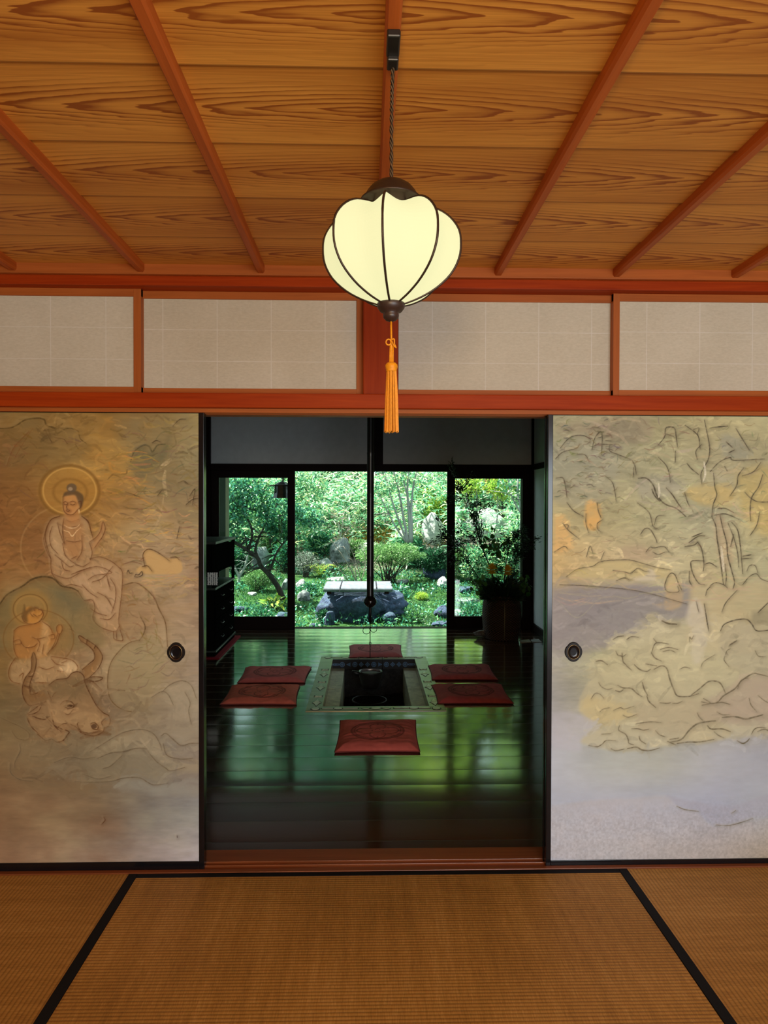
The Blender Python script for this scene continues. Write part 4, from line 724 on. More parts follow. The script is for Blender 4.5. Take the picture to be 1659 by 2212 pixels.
for s_ in (0, 1):
    pp = [(x+.0018*math.cos(i*.55+PI*s_), y+.0018*math.sin(i*.55+PI*s_), z) for i, (x, y, z) in enumerate(spline(pts, 26))]; m.tube(pp, .0024, 6)
m.obj('cord', cm.m, lan, smooth=True)
# tassel: cord with bow, binding, threads
om = plain('orange_silk', (.66, .25, .006), .5, .3, var=.15, sc=200)
t0, t1, t2 = lz(695), lz(786), lz(934); tx = LX+.001
m = MB(); m.tube([(tx-.001, LY, t0+.006), (tx, LY, lz(735)), (tx, LY, t1)], .0022, 6).tube([(tx+.003, LY-.001, lz(745)), (tx+.003, LY, t1)], .0020, 6).tube([(tx-.002, LY, lz(745)), (tx-.003, LY, t1)], .0020, 6)
cy_ = lz(740); m.tube([(tx-.006+.0052*math.cos(a), LY-.003, cy_+.0058*math.sin(a)) for a in np.linspace(0, 2*PI, 20)], .0017, 6)
m.tube(spline([(tx-.002, LY-.003, cy_+.004), (tx+.005, LY-.005, cy_+.006), (tx+.006, LY-.003, cy_-.003), (tx+.009, LY-.003, cy_-.010)], 6), .0016, 6).tube(spline([(tx+.001, LY-.004, cy_+.002), (tx+.004, LY-.004, cy_-.006), (tx+.010, LY-.004, cy_-.012)], 6), .0014, 6)
ts = m.obj('tassel', om, lan, smooth=True)
m = MB(); m.lathe([(0, t1+.002), (.009, t1+.002), (.0125, t1-.002), (.0132, t1-.006), (.0122, t1-.010), (.011, t1-.013), (.0115, t1-.016)], tx, LY, 24); m.obj('tassel_binding', om, ts, smooth=True)
m = MB(); r_ = random.Random(3)
for i in range(90):
    a = r_.uniform(0, 2*PI); q = math.sqrt(r_.random()); b = .010*q; e_ = .0155*q; m.tube([(tx+b*math.cos(a), LY+b*math.sin(a), t1-.012), (tx+(b+e_)/2*1.05*math.cos(a), LY+(b+e_)/2*1.05*math.sin(a), (t1+t2)/2), (tx+e_*math.cos(a), LY+e_*math.sin(a), t2+r_.uniform(-.001, .003))], .0013, 4, cap=False)
m.obj('tassel_threads', om, ts)

# ================================================================== SUNKEN HEARTH
hw = wood('hearth_frame_wood', (.24, .21, .11), (.38, .33, .18), .2, 0, spec=.9)
dk = plain('carving_dark_outline', (.004, .003, .003), .6, .3); inlay = plain('pale_inlay', (.65, .64, .46), .22, .6)  # near-black outline underlay, slightly larger than each inlay
zT = .005
hearth = empty('sunken_hearth', ((X0+X1)/2, (Y0+Y1)/2, 0), 'square sunken hearth with a carved wooden frame set into the plank floor', 'hearth')
xi0, xi1, yi0, yi1 = X0+bw, X1-bw, Y0+bw, Y1-bw
def board(name, poly, orn):
    o = MB().prism(poly, -.085, zT).obj(name, hw, hearth, bevel=.003)
    for kind, x, y, rx, ry in orn:
        if kind == 'disc': pl_ = [(x+rx*math.cos(a), y+ry*math.sin(a)) for a in np.linspace(0, 2*PI, 20, endpoint=False)]
        elif kind == 'tri': pl_ = [(x-rx, y-ry), (x+rx, y-ry), (x, y+ry)] if ry > 0 else [(x+rx, y-ry), (x-rx, y-ry), (x, y+ry)]
        elif kind == 'dia': pl_ = [(x-rx, y), (x, y-ry), (x+rx, y), (x, y+ry)]
        elif kind == 'bar': pl_ = [(x-rx, y-ry), (x+rx, y-ry), (x+rx, y+ry), (x-rx, y+ry)]
        elif kind == 'arc':
            top = [(x+rx*math.cos(a), y+ry*math.sin(a)) for a in np.linspace(0, PI, 10)]; bot = [(x+rx*.8*math.cos(a), y+ry*.4*math.sin(a)) for a in np.linspace(PI, 0, 10)]; pl_ = top+bot
            if ry < 0: pl_ = pl_[::-1]
        cx_, cy_ = x, y; big = [(cx_+(a-cx_)*(1+.007/max(abs(rx), .006)), cy_+(b-cy_)*(1+.009/max(abs(ry), .006))) for a, b in pl_]
        MB().prism(big, zT-.001, zT+.0012).obj('carved_groove', dk, o); MB().prism(pl_, zT-.001, zT+.004).obj('inlay', inlay, o, bevel=.0008)
side_o = lambda x: sum([[('disc', x, Y0+.05, .028, .028)]], []) + sum([[('tri', x, y0_+.05, .020, -.035), ('disc', x, y0_+.10, .030, .012), ('tri', x, y0_+.155, .020, .032), ('arc', x, y0_+.25, .028, .03), ('arc', x, y0_+.30, .028, -.03)] for y0_ in (Y0+.10, Y0+.52, Y0+.94)], []) + [('disc', x, Y1-.05, .028, .028)]
g_ = .0
board('frame_board', [(X0, Y0), (X0+bw, Y0+bw), (X0+bw, Y1-bw), (X0, Y1)], side_o(X0+bw*.58))
board('frame_board', [(X1-bw, Y0+bw), (X1, Y0), (X1, Y1), (X1-bw, Y1-bw)], side_o(X1-bw*.58))
def row(y): 
    xm = (X0+X1)/2; return [('disc', xm, y, .035, .020), ('arc', xm-.075, y, .025, -.02), ('arc', xm+.075, y, .025, -.02), ('bar', xm-.16, y, .03, .006), ('bar', xm+.16, y, .03, .006)] + [q for s_ in (-1, 1) for q in (('disc', xm+s_*.27, y, .030, .020), ('bar', xm+s_*.205, y, .03, .005), ('bar', xm+s_*.345, y, .04, .005))]
board('frame_board', [(X0, Y0), (X1, Y0), (X1-bw, Y0+bw), (X0+bw, Y0+bw)], row(Y0+bw*.5))
board('frame_board', [(X0+bw, Y1-bw), (X1-bw, Y1-bw), (X1, Y1), (X0, Y1)], row(Y1-bw*.5))
# blue tile motifs on the inner face of the far board
blue = plain('blue_glazed_motif', (.10, .20, .36), .25, .6); blk = plain('soot_black_wood', (.008, .008, .010), .4, .4)
fb = MB().box(xi0, xi1, yi1-.014, yi1+.004, -.095, .006).obj('motif_strip', blk, hearth)
n_ = 13; zc_ = -.042
for i in range(n_):
    x = xi0+(xi1-xi0)*(i+.5)/n_; y = yi1-.014; r = .024
    kind = 'P' if i in (0, n_-1) else 'DRTOD'[i % 5]
    if kind == 'P': sh = [(x+r*1.6*math.cos(a), zc_+r*.5*math.sin(a)) for a in np.linspace(0, 2*PI, 20, endpoint=False)]; inn = .55
    elif kind == 'D': sh = [(x-r, zc_), (x, zc_-r), (x+r, zc_), (x, zc_+r)]; inn = .5
    elif kind == 'T': s_ = -1 if i < n_/2 else 1; sh = [(x-s_*r*.7, zc_-r*.8), (x+s_*r*.9, zc_), (x-s_*r*.7, zc_+r*.8)]; sh = sh if s_ > 0 else sh[::-1]; inn = .5
    else: sh = [(x+r*math.cos(a), zc_+r*math.sin(a)) for a in np.linspace(0, 2*PI, 20, endpoint=False)]; inn = .68
    k = len(sh); mx_ = sum(a for a, b in sh)/k; inner = [(mx_+(a-mx_)*inn, zc_+(b-zc_)*inn) for a, b in sh]; inner2 = [(mx_+(a-mx_)*inn*.75, zc_+(b-zc_)*inn*.75) for a, b in sh]
    v = [(a, y-.0015, b) for a, b in sh]+[(a, y-.0015, b) for a, b in inner]+[(a, y-.0015, b) for a, b in inner2]
    MB().add(v, [(j, (j+1) % k, k+(j+1) % k, k+j) for j in range(k)] + [tuple(range(2*k, 3*k))]).obj('blue_motif', blue, fb)
# stone lining: slabs left and right, dark rear and front walls, ash bed
st = plain('pale_green_stone', (.66, .66, .48), .6, .3, var=.25, sc=18, bump=.3); ds = mat_rock('dark_hearth_stone', (.010, .012, .014), (.05, .055, .06), mossf=0, sc=6)
zl = -.075; sw = .11
for xa_, xb_ in ((xi0-.03, xi0+sw), (xi1-sw, xi1+.03)):
    for a, b in ((yi0-.02, (yi0+yi1)/2-.002), ((yi0+yi1)/2+.002, yi1-.02)): MB().box(xa_, xb_, a, b, -.40, zl).obj('stone_slab', st, hearth, bevel=.006)
MB().box(xi0, xi1, yi1-.02, yi1+.10, -.42, -.085).obj('rear_wall', ds, hearth); MB().box(xi0, xi1, yi0-.10, yi0-.0, -.42, -.085).obj('front_wall', ds, hearth)
g = 60; ax, ay = np.meshgrid(np.linspace(xi0+sw-.02, xi1-sw+.02, g), np.linspace(yi0-.03, yi1, g))
az = [-.33+.05*noise.noise(Vector((x*3, y*3, 0)))+.02*noise.noise(Vector((x*14, y*14, 2))) for x, y in zip(ax.ravel(), ay.ravel())]
i = np.arange(g*g).reshape(g, g); F_ = np.stack([i[:-1, :-1], i[:-1, 1:], i[1:, 1:], i[1:, :-1]], -1).reshape(-1, 4)
tag(mk('ash_bed', np.stack([ax.ravel(), ay.ravel(), az], 1), F_, plain('dark_ash', (.018, .017, .015), .95, .1, var=.5, sc=40, bump=.5), hearth, smooth=True), kind='stuff')
# trivet ring, stones, tongs in the ash
tp = at(798, 1512, Z=-.22); m = MB(); m.tube([(tp.x+.145*math.cos(a), tp.y+.145*math.sin(a), -.22) for a in np.linspace(0, 2*PI, 40)], .006, 6)
for a in (.5, 2.6, 4.7): m.tube([(tp.x+.145*math.cos(a), tp.y+.145*math.sin(a), -.22), (tp.x+.15*math.cos(a), tp.y+.15*math.sin(a), -.34)], .005, 6)
tag(m.obj('iron_trivet', MAT['iron'], smooth=True), 'round black iron trivet ring standing in the hearth ash', 'trivet')
tq = at(884, 1470, Z=-.2); m = MB(); m.tube([(tq.x+.05, yi1-.06, -.09), (tq.x-.02, tq.y, -.30)], .004, 6).tube([(tq.x+.075, yi1-.06, -.09), (tq.x-.005, tq.y, -.30)], .004, 6)
tag(m.obj('fire_tongs', MAT['iron'], smooth=True), 'pair of thin iron fire tongs leaning at the right side inside the hearth', 'fire tongs')
def rock_mesh(name, c, s, mat, seed, lumps=.35, sub=4, parent=None, label=None, cat='rock', group=None, rot=0, flat=0):
    bm = bmesh.new(); bmesh.ops.create_icosphere(bm, subdivisions=sub, radius=1); r = random.Random(seed); o_ = Vector((r.uniform(0, 50), r.uniform(0, 50), r.uniform(0, 50)))
    cr, sr = math.cos(rot), math.sin(rot)
    planes = [(Vector((r.gauss(0, 1), r.gauss(0, 1), r.gauss(0, .8))).normalized(), r.uniform(.62, .95)) for _ in range(9)]
    for v in bm.verts:
        p = v.co.copy(); d = 1+lumps*noise.noise(p*1.3+o_)+lumps*.4*noise.noise(p*3.5+o_)+lumps*.18*noise.noise(p*9+o_); p = p*d
        for n_, h in planes:
            q = p.dot(n_)
            if q > h: p -= n_*(q-h)*.8
        if flat and p.z > flat: p.z = flat+(p.z-flat)*.12
        x, y = p.x*s[0], p.y*s[1]; v.co = Vector((x*cr-y*sr+c[0], x*sr+y*cr+c[1], p.z*s[2]+c[2]))
    off = parent_world(parent); 
    for v in bm.verts: v.co -= off
    me = bpy.data.meshes.new(name); bm.to_mesh(me); bm.free(); me.materials.append(mat); me.polygons.foreach_set('use_smooth', [True]*len(me.polygons))
    o = bpy.data.objects.new(name, me); C.objects.link(o)
    if parent: o.parent = parent
    elif label: tag(o, label, cat, group)
    return o
hs = at(790, 1490, Z=-.28); rock_mesh('hearth_stone', (hs.x, hs.y+.1, -.29), (.14, .10, .06), ds, 5, label='dark rough stone lying in the ash behind the trivet', cat='stone')
# pothook: bamboo tube, wooden ball, rod with rings
PY = (Y0+Y1)/2+.05
px_ = xat(800, PY, 1200); pz = lambda y: zat(y, PY, 800)
ph = empty('pothook', (px_, PY, 2.9), 'black bamboo pothook with a ball and thin rod, hanging from the ceiling over the hearth', 'pothook')
bz = pz(1288); prof_ = []
z = 2.9
while z > bz+.001:
    z2 = max(bz, z-.34); prof_ += [(.0295, z), (.029, z-.02), (.029, z2+.02), (.031, z2+.006)]; z = z2-.002
m = MB(); m.lathe([(0, 2.9)]+prof_+[(.030, bz), (0, bz)], px_, PY, 20); m.obj('bamboo_tube', plain('soot_black_bamboo', (.010, .007, .005), .32, .6), ph, smooth=True)
cb = pz(1299); m = MB(); m.lathe([(.0001, cb+.052), (.02, cb+.050), (.038, cb+.036), (.051, cb+.014), (.054, cb-.006), (.046, cb-.028), (.030, cb-.044), (.012, cb-.052), (.0001, cb-.053)], px_, PY, 28)
m.obj('ball', plain('polished_black_wood', (.012, .008, .006), .2, .6), ph, smooth=True)
m = MB(); m.tube([(px_, PY, cb), (px_, PY, pz(1345))], .012, 8); zr = pz(1362)
m.tube([(px_, PY, pz(1345)), (px_, PY, pz(1422))], .0035, 6)
m.obj('rod', MAT['iron'], ph, smooth=True)
for dx, dz, rr in ((-.031, 0, .030), (.029, .012, .027)): MB().tube([(px_+dx+rr*math.cos(a), PY, zr+dz+rr*math.sin(a)) for a in np.linspace(0 if dx < 0 else 2.3, 2*PI if dx < 0 else 2.3+4.6, 26)], .0026, 6).obj('ring', MAT['iron'], ph, smooth=True)
MB().tube([(px_+.009*math.cos(a), PY, pz(1390)+.013*math.sin(a)) for a in np.linspace(0, 2*PI, 14)], .0024, 6).obj('ring', MAT['iron'], ph, smooth=True)
# hanging ladle pot
pk = at(800, 1452, Y=PY+.05); kx, ky, kz = px_+.003, PY, zat(1450, PY, 800)
rp = 25/1500*PY*1.0
pot = empty('iron_pot', (kx, ky, kz), 'small black iron pot with a bail handle, hanging inside the hearth', 'pot')
m = MB(); m.lathe([(rp, kz), (rp+.004, kz+.004), (rp+.006, kz), (rp+.003, kz-.012), (rp-.004, kz-.05), (rp*.8, kz-.10), (rp*.72, kz-.135), (.0001, kz-.14)], kx, ky, 32)
m.tube([(kx-rp*.8, ky, kz-.02), (kx-rp*1.35, ky, kz-.012), (kx-rp*1.6, ky, kz+.0)], [.022, .016, .011], 8); pb = m.obj('bowl', MAT['iron'], pot, smooth=True)
m = MB(); m.lathe([(rp-.001, kz+.003), (rp-.012, kz-.002), (rp-.004, kz-.02), (rp*.8, kz-.07), (.0001, kz-.08)], kx, ky, 32); tag(m.obj('rim', plain('worn_bright_rim', (.32, .30, .30), .35, .5, metal=.6), pot, smooth=True), 'bright worn metal rim')
m = MB(); m.lathe([(rp-.008, kz-.012), (.0001, kz-.012)], kx, ky, 32); m.obj('lining', plain('rust_red_inside', (.05, .010, .006), .6), pot)
m = MB(); m.tube([(kx-rp-.003, ky, kz), (kx-rp-.002, ky, kz+.12), (kx, ky, pz(1421))], .003, 6).tube([(kx+rp+.003, ky, kz), (kx+rp+.002, ky, kz+.12), (kx, ky, pz(1421))], .003, 6); m.obj('bail_handle', MAT['iron'], pot, smooth=True)

# ================================================================== CUSHIONS
MAT['cushion'] = mat_vcol('dyed_red_cotton', .85, .2, 420, .25)
def cushion(name_lab, corners, seed, base=(.46, .085, .055), wr=1.0):
    TL, TR, BR, BL = [at(x, y, Z=.042) for x, y in corners]
    c0 = (TL+TR+BR+BL)/4; r = random.Random(seed); ox = Vector((r.uniform(0, 99), r.uniform(0, 99), 0))
    e_n = 90; V = []; COL = []
    W = ((TR-TL).length+(BR-BL).length)/2; D_ = ((TL-BL).length+(TR-BR).length)/2; R_ = .34*min(W, D_)
    for top in (1, 0):
        for j in range(e_n):
            for i_ in range(e_n):
                u, v = i_/(e_n-1), j/(e_n-1)
                # outline with slightly drawn-in sides
                su = (u-.5)*(1-.035*math.sin(PI*v)); sv = (v-.5)*(1-.035*math.sin(PI*u))
                u2, v2 = su+.5, sv+.5
                p = (BL*(1-u2)+BR*u2)*(1-v2)+(TL*(1-u2)+TR*u2)*v2
                ed = min(u, 1-u, v, 1-v)*2; puff = (1-(1-min(1, ed*2.6))**2.4)
                lx, ly = (u-.5)*W, (v-.5)*D_; rr = math.hypot(lx, ly)/R_; th = math.atan2(ly, lx)
                q = Vector((p.x*9, p.y*9, 0))+ox; wrk = noise.noise(q)*.5+abs(noise.noise(q*2.2))*.5-.25
                fold = -abs(noise.noise(Vector((p.x*7, p.y*16, 5))+ox))*.9
                rad = math.hypot(lx, ly)
                ln = 0                                   # printed medallion: double ring and four petals with a bloom
                for R1, w_ in ((1.0, .05), (.88, .035)): ln = max(ln, 1-abs(rr-R1)/w_ if abs(rr-R1) < w_ else 0)
                pet = .30+.50*abs(math.cos(2*th))**.8
                if rr < .87: ln = max(ln, 1-abs(rr-pet)/.055 if abs(rr-pet) < .055 else 0); ln = max(ln, 1-abs(rr-(.10+.12*abs(math.cos(2*th))))/.03 if rr < .26 and abs(rr-(.10+.12*abs(math.cos(2*th)))) < .03 else 0)
                if .3 < rr < .87 and min(abs(math.sin(2*th)), 1) < .05 and rr < pet: ln = max(ln, .6)
                if .9 < rr < 1.0: ln = max(ln, .35)
                hgt = .034*puff+(.008*wrk*wr+.006*fold*wr)*puff-.0012*ln
                zz = .008+hgt if top else .004
                if ed <= 0: zz = .010
                V.append((p.x, p.y, zz)); n_ = noise.noise(Vector((p.x*30, p.y*30, 1)))*.12+noise.noise(Vector((p.x*5, p.y*5, 1)))*.16
                COL.append([b*w_*(1+n_)*(1-.80*ln) for b, w_ in zip(base, (1.45, 1.7, 2.1))]+[1])
    n2 = e_n*e_n; F_ = []
    for j in range(e_n-1):
        for i_ in range(e_n-1):
            a = j*e_n+i_; F_.append((a, a+1, a+e_n+1, a+e_n)); F_.append((n2+a, n2+a+e_n, n2+a+e_n+1, n2+a+1))
    rim = [i_ for i_ in range(e_n)]+[j*e_n+e_n-1 for j in range(1, e_n)]+[(e_n-1)*e_n+i_ for i_ in range(e_n-2, -1, -1)]+[j*e_n for j in range(e_n-2, 0, -1)]
    for a, b in zip(rim, rim[1:]+rim[:1]): F_.append((a, n2+a, n2+b, b))
    e = empty('floor_cushion', (c0.x, c0.y, .001), name_lab, 'cushion', 'red floor cushions round the hearth')
    o = mk('cover', V, F_, MAT['cushion'], e, smooth=True)
    at_ = o.data.color_attributes.new('Col', 'FLOAT_COLOR', 'POINT'); at_.data.foreach_set('color', np.array(COL, np.float32).ravel())
    m = MB(); loop = [V[a] for a in rim]+[V[0]]; m.tube([(x, y, .009) for x, y, z_ in loop], .0035, 6, cap=False); m.obj('piping', plain('dark_red_piping', (.16, .02, .018), .8), e, smooth=True)
cushion('red floor cushion in front of the hearth, nearest the doorway', [(735, 1546), (898, 1545), (907, 1612), (723, 1613)], 1)
cushion('red floor cushion behind the hearth, next to the open garden door', [(755, 1388), (866, 1387), (870, 1412), (754, 1413)], 2, (.46, .11, .09))
cushion('red floor cushion left of the hearth, the farther of two', [(531, 1434), (673, 1433), (658, 1466), (512, 1467)], 3, (.46, .095, .07))
cushion('red floor cushion left of the hearth, the nearer of two, deeply creased', [(501, 1472), (648, 1471), (640, 1512), (475, 1512)], 4, (.48, .095, .05), 1.9)
cushion('red floor cushion right of the hearth, the farther of two', [(925, 1430), (1056, 1429), (1076, 1460), (933, 1460)], 5, (.44, .08, .07))
cushion('red floor cushion right of the hearth, the nearer of two', [(932, 1471), (1083, 1470), (1110, 1510), (946, 1510)], 6, (.42, .065, .055))

# ================================================================== CABINET (left wall of the hearth room)
cx1 = -1.435; cx0 = XL+.035; cy0, cy1 = 6.6, 7.58
lac = plain('dark_cabinet_wood', (.004, .004, .003), .7, 0.0); edge = plain('worn_pale_edge', (.03, .035, .025), .4, .25)
tag(box('red_rug', cx0-.0, cx1+.05, cy0-.05, cy1+.08, .001, .010, plain('crimson_felt', (.22, .012, .02), .9, .1), None), 'thin red felt runner under the dark cabinet', 'rug')
cab = empty('cabinet', ((cx0+cx1)/2, (cy0+cy1)/2, .011), 'tall dark cabinet with open upper shelf and drawers, against the left wall', 'cabinet')
MB().box(cx0, cx1-.01, cy0+.01, cy1-.01, .07, .64).obj('body', lac, cab, bevel=.004); MB().box(cx0, cx1, cy0, cy1, .011, .07).obj('plinth', lac, cab, bevel=.004)
MB().box(cx0, cx1+.012, cy0-.01, cy1+.01, .05, .066).obj('base_moulding', edge, cab, bevel=.002)
MB().box(cx0, cx1+.005, cy0, cy1, .64, .66).obj('counter_board', edge, cab, bevel=.002); MB().box(cx0, cx1+.01, cy0-.01, cy1+.02, 1.075, 1.10).obj('top_board', edge, cab, bevel=.003)
MB().box(cx0, cx1, cy0, cy1, .80, .815).obj('shelf', lac, cab, bevel=.001); MB().box(cx0, cx0+.012, cy0, cy1, .66, 1.08).obj('back_panel', lac, cab)
for x in (cx0+.012, cx1-.03):
    for y in (cy0+.002, cy1-.032): MB().box(x, x+.03, y, y+.03, .66, 1.076).obj('post', lac, cab, bevel=.002)
MB().box(cx0+.3, cx1-.004, cy0+.06, cy1-.3, .815, 1.07).obj('upper_box', lac, cab, bevel=.003)
for k in range(4):
    z = .09+k*.135; d = MB().box(cx1-.012, cx1+.002, cy0+.03, cy1-.03, z, z+.125).obj('drawer', lac, cab, bevel=.003)
    for y in (cy0+.25, cy1-.3): MB().tube([(cx1+.002, y, z+.075), (cx1+.018, y+.01, z+.06), (cx1+.018, y+.09, z+.06), (cx1+.002, y+.1, z+.075)], .004, 6).obj('drawer_handle', plain('dark_worn_metal', (.06, .06, .055), .4, .4, metal=.8), d, smooth=True)
MB().box(cx1-.012, cx1+.003, cy1-.34, cy1-.05, .83, 1.06).obj('door', lac, cab, bevel=.003)
m = MB(); c_ = at(459, 1247, Y=cy0-.02); m.box(c_.x-.05, c_.x+.05, cy0-.022, cy0-.019, c_.z-.075, c_.z+.045)
t = NT('printed_notice'); X_, Y_, Z_ = t.sep(t.pos()); a_ = t.M('GREATER_THAN', t.M('SINE', t.M('MULTIPLY', X_, 330)), .1); b_ = t.M('GREATER_THAN', t.noise(t.comb(t.M('MULTIPLY', X_, 90), 0.0, t.M('MULTIPLY', Z_, 120)), 1, 2), .47)
t.set(t.mix(t.M('MULTIPLY', a_, b_), (.75, .74, .66), (.05, .05, .05)), .8, .2)
tag(m.obj('paper_notice', t.m), 'small white paper notice with columns of dark writing, hung at the cabinet end', 'notice')

# ================================================================== LEAVES and PLANTS helpers
def leaves_mesh(name, P, D, N, L, Wd, mat, parent=None, bend=.12, jag=None):
    P, D, N = (np.asarray(a, float) for a in (P, D, N)); n = len(P); L = np.broadcast_to(L, n)[:, None]; Wd = np.broadcast_to(Wd, n)[:, None]
    D /= np.linalg.norm(D, axis=1, keepdims=True)+1e-9; Sd = np.cross(D, N); Sd /= np.linalg.norm(Sd, axis=1, keepdims=True)+1e-9; Nn = np.cross(Sd, D)
    v = np.stack([P, P+D*L*.3+Sd*Wd*.42+Nn*L*bend*.2, P+D*L*.68+Sd*Wd*.34+Nn*L*bend*.1, P+D*L-Nn*L*bend, P+D*L*.68-Sd*Wd*.34+Nn*L*bend*.1, P+D*L*.3-Sd*Wd*.42+Nn*L*bend*.2], 1)
    off = np.array(parent_world(parent)) if parent else np.zeros(3); v = v.reshape(-1, 3)-off
    i = np.arange(n)[:, None]*6; q = np.concatenate([i+[0, 1, 2, 5], i+[5, 2, 3, 4]], 1).reshape(-1, 4)
    me = bpy.data.meshes.new(name); me.vertices.add(len(v)); me.vertices.foreach_set('co', v.ravel()); me.loops.add(q.size); me.loops.foreach_set('vertex_index', q.ravel().astype(np.int32))
    me.polygons.add(len(q)); me.polygons.foreach_set('loop_start', (np.arange(len(q))*4).astype(np.int32)); me.update(calc_edges=True); me.materials.append(mat)
    o = bpy.data.objects.new(name, me); C.objects.link(o)
    if parent: o.parent = parent
    return o
def rnd(n, up=.3): a = rng.normal(size=(n, 3)); a /= np.linalg.norm(a, axis=1, keepdims=True); a[:, 2] = a[:, 2]+up; return a
MAT['leaf_mint'] = mat_leaf('mint_green_leaves', [(.03, .16, .07), (.10, .36, .17), (.20, .52, .27), (.05, .22, .10), (.02, .10, .05), (.30, .55, .18), (.62, .78, .58), (.55, .60, .20)])
MAT['leaf_mid'] = mat_leaf('camellia_leaves', [(.006, .05, .025), (.03, .20, .10), (.10, .36, .24), (.01, .08, .04), (.14, .42, .12), (.02, .12, .07)], .3, .3)
MAT['leaf_dark'] = mat_leaf('dark_leaves', [(.008, .045, .02), (.015, .09, .035), (.03, .14, .05)], .25)
MAT['leaf_az'] = mat_leaf('azalea_leaves', [(.04, .12, .03), (.10, .26, .07), (.20, .36, .12), (.06, .18, .05)], .35)
MAT['leaf_yel'] = mat_leaf('yellow_green_leaves', [(.10, .30, .03), (.30, .50, .06), (.50, .55, .10), (.20, .42, .05)], .5)
MAT['leaf_or'] = mat_leaf('orange_moss', [(.30, .18, .02), (.45, .28, .03), (.25, .25, .03)], .3)
MAT['leaf_moss'] = mat_leaf('moss_blades', [(.006, .04, .012), (.02, .12, .03), (.10, .26, .05), (.01, .07, .03), (.08, .26, .16)], .3)
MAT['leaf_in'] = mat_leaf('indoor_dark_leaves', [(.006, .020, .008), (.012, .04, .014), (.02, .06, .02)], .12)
MAT['leaf_in2'] = mat_leaf('indoor_round_leaves', [(.03, .09, .015), (.06, .14, .02), (.08, .16, .04)], .4)
MAT['bark'] = wood('dark_bark', (.012, .010, .008), (.05, .045, .035), .85, 2, 40, .2, .5)
MAT['bark_pale'] = wood('pale_grey_bark', (.16, .17, .15), (.34, .36, .32), .8, 2, 30, .2, .3)

# ================================================================== FLOWER BASKET (right corner)
bk_ = at(1091, 1386, Z=0); BX, BY = bk_.x, bk_.y+.19
def basket():
    bt = .47; prof_ = [(.0001, .002), (.165, .002), (.178, .03), (.198, .12), (.208, .24), (.205, .34), (.192, .42), (.176, .455), (.180, .468), (.170, .474), (.160, .46)]
    pr = spline(prof_, 7); K = 132; V = []
    for i_, (r, z) in enumerate(pr):
        for j in range(K):
            a = 2*PI*j/K; wv = (math.sin(a*33)*(1 if int(z/.013) % 2 else -1))*.0035 if .02 < z < .45 else 0; wv += .0025*abs(math.sin(z*PI/.013)) if .02 < z < .45 else 0
            V.append((BX+(r+wv)*math.cos(a), BY+(r+wv)*math.sin(a), z))
    e = empty('flower_basket', (BX, BY, .001), 'large barrel-shaped woven brown basket on the floor in the right corner', 'basket')
    wm = NT('woven_brown_rattan'); n_ = wm.noise(wm.map(wm.pos(), (30, 30, 160)), 1, 3, .7)
    wx_, wy_, wz_ = wm.sep(wm.pos()); an_ = wm.M('ARCTAN2', wm.M('SUBTRACT', wy_, BY), wm.M('SUBTRACT', wx_, BX)); rw_ = wm.M('DIVIDE', wz_, .013); od_ = wm.M('MULTIPLY', wm.M('MODULO', wm.M('FLOOR', rw_), 2.0), PI)
    wv_ = wm.M('ADD', .55, wm.M('MULTIPLY', wm.M('SINE', wm.M('ADD', wm.M('MULTIPLY', an_, 33.0), od_)), .45)); gp_ = wm.M('MINIMUM', wm.M('MULTIPLY', wm.M('SINE', wm.M('MULTIPLY', wm.M('FRACT', rw_), PI)), 1.6), 1.0)
    f_ = wm.M('MULTIPLY', wm.M('MULTIPLY', wv_, gp_), wm.M('ADD', .5, n_)); wm.bump(f_, .8, .004); wm.set(wm.ramp(f_, [(.08, (.006, .003, .002)), (.85, (.13, .075, .045))]), .6, .12); 
    mk('body', V, [(i_*K+j, i_*K+(j+1) % K, (i_+1)*K+(j+1) % K, (i_+1)*K+j) for i_ in range(len(pr)-1) for j in range(K)], wm.m, e, smooth=True)
    MB().tube([(BX+.181*math.cos(a), BY+.181*math.sin(a), .466) for a in np.linspace(0, 2*PI, 40)], .012, 8).obj('rim', wm.m, e, smooth=True)
    for a in (-1.62,): MB().tube([(BX+(r+.008)*math.cos(a), BY+(r+.008)*math.sin(a), z) for r, z in ((.178, .03), (.200, .12), (.210, .24), (.206, .34), (.190, .43))], [.007]*5, 6).obj('stake', plain('pale_bamboo_strip', (.16, .12, .06), .5), e, smooth=True)
    for z, r in ((.10, .200), (.36, .206)): MB().tube([(BX+r*math.cos(a), BY+r*math.sin(a), z) for a in np.linspace(0, 2*PI, 40)], .006, 6).obj('band', wm.m, e, smooth=True)
    return e
basket()
bw3 = lambda x, y, dy=0: at(x, y, Y=BY+dy)
